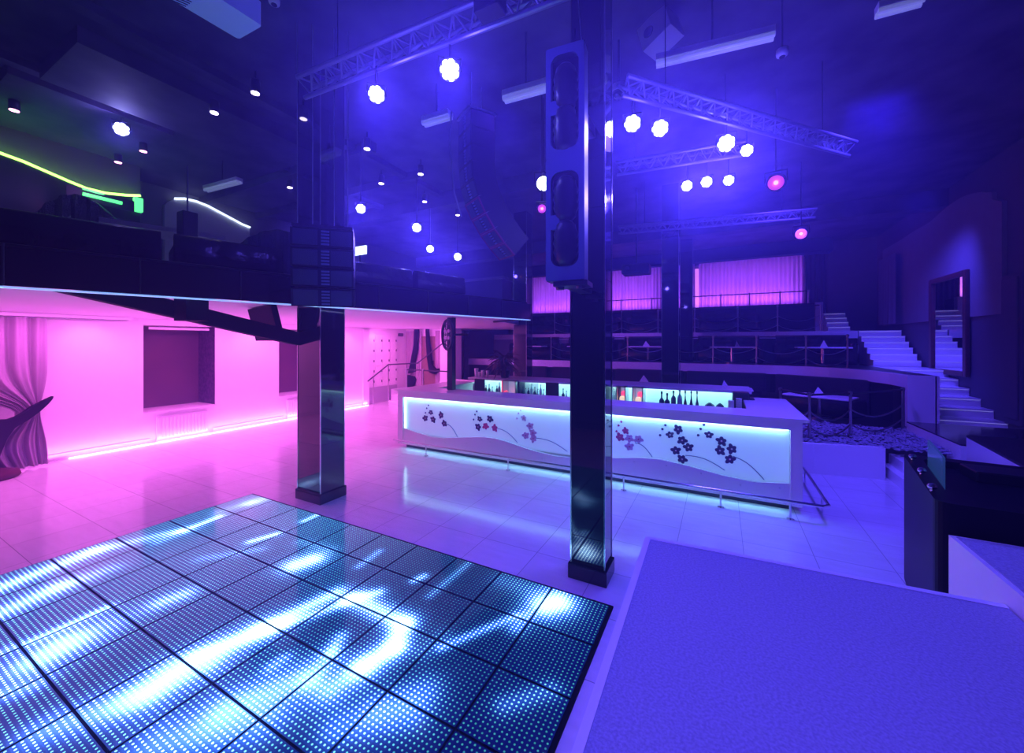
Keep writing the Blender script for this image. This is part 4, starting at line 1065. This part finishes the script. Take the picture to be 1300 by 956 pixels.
for i, (px, py, z, r, lab) in enumerate(L1):
    p, ax = lamp(px, py, z, r, lab, G1, top=(CZ if i > 8 else None))
    q = p+ax*.08
    point(q, (.10, .06, 1), 14 if i < 9 else 10, .05)
    spot(q, EYE, (.16, .10, 1), 105 if i < 9 else 120, 62, 1.0, .03)
    tgt = (p.x*.5-1, p.y*.75, 0)
    spot(p+Vector((0, 0, -.12)), tgt, BLUE, 45 if i < 9 else 30, 110, 1.0, .1)
for px, py, dd, r, lab in ((985, 232, 5.4, .10, 'magenta ringed moving light right of the bright lamps'), (1017, 297, 7.6, .10, 'small magenta ringed moving light before the curtains'), (690, 233, 5.6, .10, 'half hidden bright ringed light left of the white framed fixture'), (688, 265, 5.5, .06, 'thin magenta edged light left of the white framed fixture')):
    p = onD(px, py, dd); ax = (EYE-p).normalized()
    t = thing('moving_light', tuple(p), lab, 'moving light', 'round moving lights')
    MB().lathe(p-ax*.22, [(r*.6, 0), (r*1.2, .06), (r*1.25, .2), (r*1.1, .22), (r*.95, .21)], 20, ax).build('light_housing', 'black', t, True)
    mm = 'e_mag' if px != 690 else 'e_lampdim'
    MB().lathe(p, [(r*.95, 0), (r*.9, .01), (r*.55, .012), (r*.5, .004)], 20, ax).build('light_ring', mm, t)
    MB().lathe(p, [(r*.28, .01), (r*.2, .02)], 14, ax).build('light_core', 'e_core' if px != 690 else 'e_lampdim', t)
    s = ax.cross(Vector((0, 0, 1))).normalized(); c = p-ax*.1; 
    MB().tube([c-s*r*1.3, c-s*r*1.3+Vector((0, 0, r*1.6)), c+s*r*1.3+Vector((0, 0, r*1.6)), c+s*r*1.3], .012, 6).tube([c+Vector((0, 0, r*1.6)), (c.x, c.y, CZ)], .012, 6).build('light_yoke', 'black', t)
# small ceiling downlights
dl = [(18,140,'e_downm','magenta glowing ceiling spot at the far left edge'),(272,143,'e_down','white ceiling spot in a dark can left of the smoke detector line'),(324,118,'e_down','small star-like ceiling spot nearest the long truss end'),
      (182,192,'e_downm','pink ceiling spot right of the large blue-white one'),(150,206,'e_downm','pink ceiling spot above the green-lit wall'),(368,238,'e_down','ceiling spot over the pale wavy panel'),
      (466,189,'e_down','ceiling spot high between the two bright lamps and the speaker stack'),(484,233,'e_down','ceiling spot above the hanging speaker stack lamp'),(534,221,'e_down','ceiling spot on a stem over the balcony'),
      (539,256,'e_down','lower ceiling spot on a stem over the balcony'),(581,273,'e_down','tiny ceiling spot beside the curved array'),(394,287,'e_down','small ceiling spot behind the speaker cables')]
for px, py, m, lab in dl:
    p = onZ(px, py, CZ-.28)
    t = thing('ceiling_spot', tuple(p), lab, 'ceiling spot', 'small ceiling spots')
    MB().lathe((p.x, p.y, p.z), [(.05, 0), (.058, .0), (.058, .16), (.03, .18)], 14).build('spot_can', 'dmetal', t, True)
    MB().lathe((p.x, p.y, p.z-.004), [(.048, -.004), (.048, .004)], 14).build('spot_lens', m, t)
    MB().tube([(p.x, p.y, p.z+.17), (p.x, p.y, CZ)], .012, 6).build('spot_stem', 'dmetal', t)
p, ax = lamp(154, 164, CZ-.35, .10, 'large blue-white spot under the dark balcony ceiling', G1, top=CZ)
point(p+ax*.07+Vector((0, 0, -.05)), (.2, .14, 1), 22, .06)

# ================================================================== CEILING FIXTURES
# projector
pj = thing('projector', tuple(onD(280, 20, 3.2)), 'large white ceiling box fixture coloured as lit cyan, at the top left of the view', 'projector')
zb_ = 4.75
corners = [onZ(333, 33, zb_), onZ(303, 50, zb_), onZ(205, -8, zb_)]
c0, c1, c2 = corners; c3 = c0+(c2-c1)
def prismz(ps, z0, z1): return MB().prism(roundpoly([(p.x, p.y) for p in ps], .03, 3), 'z', z0, z1)
prismz([c0, c1, c2, c3], zb_, zb_+.2).build('box_body', 'pjpaint', pj)
MB().box(c1.x*.5+c3.x*.5-.04, c1.x*.5+c3.x*.5+.04, c1.y*.5+c3.y*.5-.04, c1.y*.5+c3.y*.5+.04, zb_+.2, CZ).build('ceiling_mount', 'dmetal', pj)
v = onZ(232, 3, zb_); mb = MB()
for k in range(4): mb.tube([(v.x-.05+.03*k, v.y-.05, zb_-.002), (v.x-.02+.03*k, v.y+.03, zb_-.002)], .004, 5)
mb.build('vent_slots', 'dmetal', pj)
# smoke detectors
for px, py, lab in ((348, 6, 'round smoke detector beside the pale ceiling box'), (993, 72, 'small round detector hanging under the dome camera')):
    p = onZ(px, py, CZ-.07 if px < 500 else 5.0)
    t = thing('smoke_detector', tuple(p), lab, 'smoke detector', 'smoke detectors')
    MB().lathe(p, [(.03, 0), (.05, .01), (.055, .03), (.055, .07)], 18).build('detector_body', 'lacq', t, True)
    MB().lathe(p+Vector((0, 0, -.004)), [(.028, 0), (.028, .008)], 14).build('detector_grille', 'dmetal', t)
    if px > 500: MB().tube([p+Vector((0, 0, .06)), (p.x, p.y, CZ)], .01, 6).build('detector_stem', 'dmetal', t)
# battens
def batten(a, b, z, lab, r=.035):
    A = onZ(*a, z); B = onZ(*b, z)
    t = thing('batten_light', tuple((A+B)/2), lab, 'batten light', 'unlit tube battens')
    d = (B-A).normalized(); s = d.cross(Vector((0, 0, 1))).normalized()
    MB().obox((A+B)/2+Vector((0, 0, .05)), d, s, (0, 0, 1), (B-A).length/2, r*1.3, .03).build('batten_body', 'lacq', t)
    MB().tube([A+s*.03, B+s*.03], r*.6, 8).tube([A-s*.03, B-s*.03], r*.6, 8).build('batten_tube', 'e_batten', t)
    MB().tube([(A+B)/2+Vector((0, 0, .08)), ((A.x+B.x)/2, (A.y+B.y)/2, CZ)], .01, 6).build('batten_stem', 'dmetal', t)
batten((640, 127), (697, 111), 4.9, 'unlit tube batten behind the white framed fixture', .05)
batten((538, 158), (572, 148), 5.1, 'short unlit tube batten left of the curved array top', .05)
batten((833, 82), (983, 46), 5.0, 'long unlit tube batten at the top right of the framed fixture', .04)
batten((1113, 18), (1172, 2), 5.0, 'unlit tube batten near the top right corner', .04)
batten((262, 242), (304, 231), 5.1, 'dim tube batten above the pale wavy panel', .05)
# boxy loudspeaker near the ceiling
sp = onD(838, 42, 4.3)
t = thing('ceiling_speaker', tuple(sp), 'grey boxy loudspeaker high up left of the long batten', 'loudspeaker')
ux = Vector((.87, -.4, .28)).normalized(); uz = Vector((-.15, .1, 1)); uy = uz.cross(ux).normalized(); uz = ux.cross(uy)
MB().obox(sp, ux, uy, uz, .17, .13, .15).build('speaker_box', 'grey', t)
MB().lathe(sp-uy*.13-ux*.06, [(.06, 0), (.055, .01), (.03, .004), (.01, .0)], 16, -uy).build('speaker_cone', 'black', t)
MB().tube([sp+uz*.13, (sp.x, sp.y, CZ)], .015, 6).build('speaker_bracket', 'dmetal', t)
# dome camera
for px, py, d_, lab in ((1002, 38, 4.6, 'dark dome camera above the small round detector'), (786, 118, 4.6, 'pale dome camera beside the black column top')):
    p = onD(px, py, d_); t = thing('dome_camera', tuple(p), lab, 'camera', 'dome cameras')
    MB().lathe(p, [(.02, -.08), (.06, -.06), (.085, 0)], 18).build('camera_dome', 'gloss', t, True)
    MB().lathe(p, [(.09, 0), (.095, .02), (.09, .08), (.05, .1)], 18).build('camera_body', 'grey' if px < 900 else 'black', t, True)
    MB().tube([p+Vector((0, 0, .09)), (p.x, p.y, CZ)], .015, 6).build('camera_stem', 'dmetal', t)
# projector box hanging before the purple curtain
p = onD(808, 342, 9.0)
t = thing('hanging_projector', tuple(p), 'dark projector hanging in front of the purple curtain right of the column', 'projector')
MB().box(p.x-.3, p.x+.3, p.y-.2, p.y+.2, p.z-.12, p.z+.10, .03).build('projector_body', 'black', t)
MB().tube([p+Vector((0, 0, .1)), (p.x, p.y, CZ)], .02, 6).build('projector_stem', 'dmetal', t)
MB().lathe(p+Vector((-.15, -.2, 0)), [(.06, 0), (.05, .03)], 14, (0, -1, 0)).build('projector_lens', 'gloss', t)
# black box on the long truss
p = onZ(622, 18, 4.4)
tag(MB().box(p.x-.1, p.x+.1, p.y-.07, p.y+.07, 4.4, 4.78, .01).build('hoist_motor', 'black'), 'black hoist box in the gap of the long truss', 'hoist')
MBc = MB().tube([(p.x, p.y, 4.78), (p.x, p.y, CZ)], .01, 6).build('hoist_chain', 'dmetal'); tag(MBc, 'dark chain from which the hoist box hangs', 'chain')

# ================================================================== LINE ARRAYS
def module(c, ax_w, ax_f, ax_u, w, h, dep, parent, rim=None):
    """one loudspeaker cabinet: body, grille, horn"""
    b = MB().obox(c, ax_w, ax_f, ax_u, w/2, dep/2, h/2-.004).build('speaker_cabinet', 'black', parent)
    f = c-ax_f*(dep/2+.004)
    MB().obox(f-ax_w*w*.27, ax_w, ax_f, ax_u, w*.19, .006, h*.40).build('grille', 'grille', b)
    MB().obox(f+ax_w*w*.30, ax_w, ax_f, ax_u, w*.17, .006, h*.40).build('grille', 'grille', b)
    mb = MB()
    for k in range(5): mb.obox(f+ax_w*w*.045+ax_u*h*(-.34+.17*k), ax_w, ax_f, ax_u, w*.065, .010, h*.045)
    mb.build('horn', 'greyspk', b)
    if rim:
        mb = MB(); e = .010
        for s in (-1, 1):
            mb.obox(f+ax_u*s*(h/2-.012), ax_w, ax_f, ax_u, w/2, .012, .010); mb.obox(f+ax_w*s*(w/2-.01), ax_w, ax_f, ax_u, .010, .012, h/2-.01)
        mb.build('rim', 'redframe', b)
c0 = onD(412, 341, 4.4); w_ = .62
la = thing('line_array', (c0.x, c0.y, c0.z-.45), 'stack of four black line array speakers hanging before the balcony edge', 'loudspeaker')
af = Vector((c0.x+1.2, c0.y, 0)).normalized(); af = Vector((-.72, .69, 0)).normalized(); aw = af.cross(Vector((0, 0, 1))).normalized(); au = Vector((0, 0, 1))
for k in range(4):
    tilt = -.05*k; f2 = (af*math.cos(tilt)-au*math.sin(tilt)); u2 = au*math.cos(tilt)+af*math.sin(tilt)
    module(c0+au*(.30-.205*k)+af*(.012*k*k*.4), aw, f2, u2, w_, .20, .34, la)
MB().obox(c0+au*.43, aw, af, au, .30, .15, .015).build('rigging_frame', 'dmetal', la)
for s, tt in ((-.27, -.1), (-.12, .12), (.1, -.1), (.24, .05)):
    p = c0+aw*s+au*.44; MB().tube([p, (p.x+.04*tt, p.y, CZ)], .006, 6).build('cable', 'alu', la)
# J array
ja = thing('line_array', tuple(onD(582, 140, 5.2)), 'curved line array of black speakers with red rims right of the balcony lamps', 'loudspeaker')
cpt = onD(590, 146, 5.2); top = cpt.copy()
bk_ = Vector((.503, .864, 0)); aw = Vector((.864, -.503, 0))
hM = .225
for k, a in enumerate([0, 0, .03, .10, .34, .50, .62, .74, .84]):
    dn = bk_*math.sin(a)-Vector((0, 0, 1))*math.cos(a); fw = bk_*math.cos(a)+Vector((0, 0, 1))*math.sin(a)
    module(cpt+dn*hM/2+fw*.17, aw, fw, -dn, .40, hM, .34, ja, rim='r' if k >= 5 else None)
    cpt = cpt+dn*hM
MB().obox(top+bk_*.17+Vector((0, 0, .02)), aw, bk_, (0, 0, 1), .2, .2, .015).build('rigging_frame', 'alu', ja)
p = top+bk_*.05+aw*.1; q = top+bk_*.3-aw*.1
MB().tube([p, (p.x, p.y, CZ)], .008, 6).build('cable', 'alu', ja); MB().tube([q, (q.x, q.y, CZ)], .008, 6).build('cable', 'alu', ja)
q = [onD(573, 142, 5.0), onD(571, 180, 5.0), onD(574, 215, 5.0), onD(577, 245, 5.0), onD(586, 275, 5.0)]
MB().tube(q, .010, 6).build('cable', 'alu', ja)

# ================================================================== WHITE FRAMED FIXTURE ON THE COLUMN
fx = onD(717, 355, 3.0)
wf = thing('framed_column_fixture', tuple(fx), 'tall pale framed fixture with two oval openings and black ribbed drums on the column', 'light fixture')
fn = Vector((-.30, -.95, 0)).normalized(); fn = Vector((.09, -1, 0)).normalized(); fu = Vector((0, 0, 1)); fr_ = fu.cross(-fn).normalized(); fr_ = Vector((-fn.y, fn.x, 0))
c = onD(717.5, 208, 3.0); zlo = onD(717, 356, 3.0).z; zhi = onD(717, 59, 3.0).z
Wd = .148; Ht = (zhi-zlo)/2; c.z = (zhi+zlo)/2
def P3(u, v, w=0): return c+fr_*u+fu*v+fn*w
# front plate with two stadium openings
def plate(w0, w1):
    mb = MB()
    n = 8; vs = []; 
    # build by strips between outer rect and openings : use polygons columns
    def hole(vc, hh):  # half width .112
        pts = []; a = .108; r = .07
        for cx_, cy_, t0 in ((a-r, hh-r, 0), (-a+r, hh-r, PI/2), (-a+r, -hh+r, PI), (a-r, -hh+r, 1.5*PI)):
            for k in range(7): t = t0+PI/2*k/6; pts.append((cx_+r*math.cos(t), vc+cy_+r*math.sin(t)))
        return pts
    for (v0, v1, vc, hh) in ((0.04, Ht, Ht/2+.02, Ht/2-.085), (-Ht, .04, -Ht/2+.02, Ht/2-.085)):
        H_ = hole(vc, hh); m = len(H_)
        O_ = []
        for (u, v) in H_:
            du, dv = u/.108, (v-vc)/hh; s = max(abs(du), abs(dv)); O_.append((max(-1, min(1, du/s*1.0))*Wd if abs(du) >= abs(dv)*.0 else 0, vc+dv/s*((v1-vc) if dv > 0 else (vc-v0))))
        base = []
        for w in (w0, w1): base += [P3(u, v, w) for u, v in H_]+[P3(u, v, w) for u, v in O_]
        fs = []
        for i in range(m):
            j = (i+1) % m
            fs += [(i, j, m+j, m+i), (2*m+j, 2*m+i, 3*m+i, 3*m+j), (j, i, 2*m+i, 2*m+j)]
        mb.add(base, fs)
    return mb
plate(.02, .0).build('front_plate', 'wframe', wf)
mb = MB()
for s in (-1, 1): mb.obox(P3(s*(Wd-.006), 0, -.06), fr_, fn, fu, .006, .06, Ht)
mb.obox(P3(0, Ht-.006, -.06), fr_, fn, fu, Wd, .06, .006); mb.obox(P3(0, -Ht+.006, -.06), fr_, fn, fu, Wd, .06, .006)
mb.build('side_panel', 'wframe', wf)
MB().obox(P3(0, 0, -.125), fr_, fn, fu, Wd, .005, Ht).build('back_plate', 'black', wf)
for vc in (.66*Ht, .30*Ht, -.30*Ht, -.68*Ht):
    prof = []
    hh = .17
    for k in range(11):
        t = k/10; prof.append(((.088+.010*(k % 2))*math.sqrt(max(.15, 1-(abs(t-.5)*2)**3*.75)), -hh+2*hh*t))
    MB().lathe(P3(0, vc, -.02), prof, 20, (0, 0, 1)).build('ribbed_drum', 'black', wf, True)
for vc in (.48*Ht, -.50*Ht):
    d_ = MB().obox(P3(-.075, vc, .010), fr_, fn, fu, .035, .012, .055).build('latch_block', 'wframe', wf)
    MB().tube([P3(.0, vc-.12, -.02), P3(.0, vc+.12, -.02)], .03, 12).build('drum_axle', 'dmetal', wf)
MB().obox(P3(.05, -Ht-.03, -.05), fr_, fn, fu, .13, .10, .018).build('bracket_plate', 'dmetal', wf)
mb = MB().lathe(P3(-.04, -Ht-.07, .0), [(.03, 0), (.035, .02), (.03, .03)], 10); mb.lathe(P3(.12, -Ht-.07, .0), [(.03, 0), (.035, .02), (.03, .03)], 10); mb.build('bracket_bolt', 'dmetal', wf)
colf = Vector((-1.02, 3.325, 0))
MB().box(-1.08, -.98, min(P3(0, 0, -.12).y, 3.3)-.0, 3.32, zlo+.02-.07, zlo-.02).build('wall_bracket', 'dmetal', wf); mb = MB().box(-1.1, -.95, P3(0, 0, -.13).y, 3.32, zhi-.5, zhi-.4); mb.build('wall_bracket', 'dmetal', wf)
p = P3(.12, Ht, -.03); MB().tube([p, (p.x-.1, p.y, CZ)], .004, 6).build('safety_wire', 'alu', wf)

# ================================================================== LIGHTING
PINK = (.92, .13, 1)
# floor-level strip along the pink wall and top washers
area((XL+.10, 5.9, .05), 6.6, .05, PINK, 45, rot=(0, math.radians(-150), PI) if False else None, target=(XL+3, 5.9, .9))
bpy.context.view_layer.update()
def strip_light(a, b, target, color, power, w=.05):
    a = Vector(a); b = Vector(b); mid = (a+b)/2; d = (b-a); L = d.length; d.normalize()
    z = -(Vector(target)-mid); z -= d*z.dot(d); z.normalize(); y = z.cross(d)
    l = bpy.data.lights.new('strip_light', 'AREA'); l.shape = 'RECTANGLE'; l.size = L; l.size_y = w; l.color = color; l.energy = power
    o = bpy.data.objects.new('strip_light', l); col.objects.link(o)
    o.matrix_world = Matrix(((d.x, y.x, z.x, mid.x), (d.y, y.y, z.y, mid.y), (d.z, y.z, z.z, mid.z), (0, 0, 0, 1)))
    o.visible_camera = False; o.visible_glossy = False
    return o
for o in [o for o in col.objects if o.type == 'LIGHT' and o.name.startswith('area_light')]: bpy.data.objects.remove(o)
strip_light((XL+.12, 0, .06), (XL+.12, 9.2, .06), (XL-.15, 4.6, 1.0), PINK, 60, .05)
strip_light((XL+.12, 2.4, .10), (XL+.12, 9.2, .10), (XL+1.5, 5.8, -.05), PINK, 40, .05)
strip_light((XL+.9, -1, 2.50), (XL+.9, 9.2, 2.50), (XL+.35, 4.1, 0), PINK, 190, .15)
strip_light((XL+2.6, -1, 2.52), (XL+2.6, 10.4, 2.52), (XL+2.6, 4.6, 0), PINK, 120, .3)
for y in (2.75, 5.6, 8.4): spot((XL+.55, y, 2.46), (XL, y, 1.9), PINK, 20, 95, .8)
strip_light((-10.3, 9.5, 2.5), (-7.4, 9.5, 2.5), (-9, 10.5, .8), PINK, 70, .3)
# soffit wash
strip_light((-8.8, 0, .5), (-8.8, 9, .5), (-7.5, 4.6, 2.5), PINK, 35, .3)
# bar strips
CY = (.22, .62, 1)
strip_light((XA+.15, BY+.05, .985), (XB-.15, BY+.05, .985), (-2.4, BY+.08, .3), CY, 9, .03)
strip_light((XA+.15, BY+.05, .07), (XB-.15, BY+.05, .07), (-2.4, BY-.9, 0), CY, 11, .03)
strip_light((KX0+.1, KY+.2, 1.20), (KX1-.1, KY+.2, 1.20), (-2.4, KY+.1, .9), CY, 10, .03)
# balcony edge glow on the soffit
strip_light((-5.2, .2, 2.49), (-3.5, 6.9, 2.49), (-5.6, 3.2, 2.56), (.25, .35, 1), 3, .03)
# violet light behind the curtains
for a, b in ((-8, -2.4), (-.8, 2.4)):
    strip_light((a, 17.1, 3.5), (b, 17.1, 3.5), ((a+b)/2, 16.8, 4.6), (.42, .08, 1), 60 if a < -2 else 40, .1)
# general club wash: added lights without fixtures above the bar, terraces and stage
def wash(loc, tgt, color, power, size=.6, spr=110):
    l = bpy.data.lights.new('added_wash_light', 'AREA'); l.shape = 'DISK'; l.size = size; l.color = color; l.energy = power; l.spread = math.radians(spr)
    o = bpy.data.objects.new('added_wash_light', l); col.objects.link(o); o.location = loc
    o.rotation_euler = (Vector(tgt)-Vector(loc)).to_track_quat('-Z', 'Y').to_euler(); o.visible_camera = False; o.visible_glossy = False
wash((-1.5, 1.2, 5.0), (-1.2, 3.6, 0), (.08, .04, 1), 48)
wash((.6, 1.2, 5.0), (.7, 2.4, 0), (.08, .05, 1), 46)
wash((-2.6, 4.6, 5.1), (-2.4, 5.6, 0), (.10, .04, 1), 50)
wash((1.0, 8.5, 5.2), (1.2, 11.5, 0), (.075, .03, 1), 115, .5, 90)
wash((1.6, 6.0, 4.9), (1.7, 6.8, 0), (.07, .04, 1), 140)
wash((3.6, 11.0, 5.1), (4.1, 13.5, 1), (.055, .035, 1), 85, .5, 75)
wash((-6.3, 10.6, 2.5), (-6.5, 12.5, .8), (.14, .04, 1), 22, .3)
wash((-3.5, 11.5, 5.2), (-3.0, 14, 1.4), (.15, .04, 1), 80)
wash((-9.5, 7.5, 5.2), (-12.5, 8.5, 3.5), (.10, .05, 1), 40)
spot((-9.6, 1.3, 4.7), (-8.9, 2.3, 5.6), (.10, .9, .12), 14, 85, .8, .1)
spot((-9.0, 2.5, 4.6), (-10.3, 2.4, 5.3), (.6, .10, .55), 7, 100, .9, .1)

# ================================================================== WORLD, HAZE, CAMERA
w = bpy.data.worlds.new('World'); sc.world = w; w.use_nodes = True; nt = w.node_tree
nt.nodes['Background'].inputs[0].default_value = (.04, .03, .25, 1); nt.nodes['Background'].inputs[1].default_value = .02
vs_ = nt.nodes.new('ShaderNodeVolumeScatter'); vs_.inputs['Color'].default_value = (.35, .28, 1, 1); vs_.inputs['Density'].default_value = .030; vs_.inputs['Anisotropy'].default_value = .75
nt.links.new(vs_.outputs[0], nt.nodes['World Output'].inputs['Volume'])

cam = bpy.data.cameras.new('camera'); co = bpy.data.objects.new('camera', cam); col.objects.link(co)
cam.sensor_width = 36; cam.sensor_fit = 'HORIZONTAL'; cam.lens = 36*FPX/1300; cam.shift_y = -(478-435)/1300; cam.clip_start = .05
co.location = (0, 0, HC); co.rotation_euler = (PI/2, 0, TH)
sc.camera = co
sc.view_settings.view_transform = 'Standard'; sc.view_settings.look = 'None'; sc.view_settings.exposure = 0; sc.view_settings.gamma = 1; sc.view_settings.use_curve_mapping = False
cy = sc.cycles
cy.use_denoising = True; cy.max_bounces = 6; cy.diffuse_bounces = 3; cy.glossy_bounces = 3; cy.transmission_bounces = 4; cy.volume_bounces = 0; cy.sample_clamp_indirect = 4; cy.caustics_reflective = False; cy.caustics_refractive = False
cy.use_light_tree = True
for o in list(col.objects):
    if '_org' in o: del o['_org']
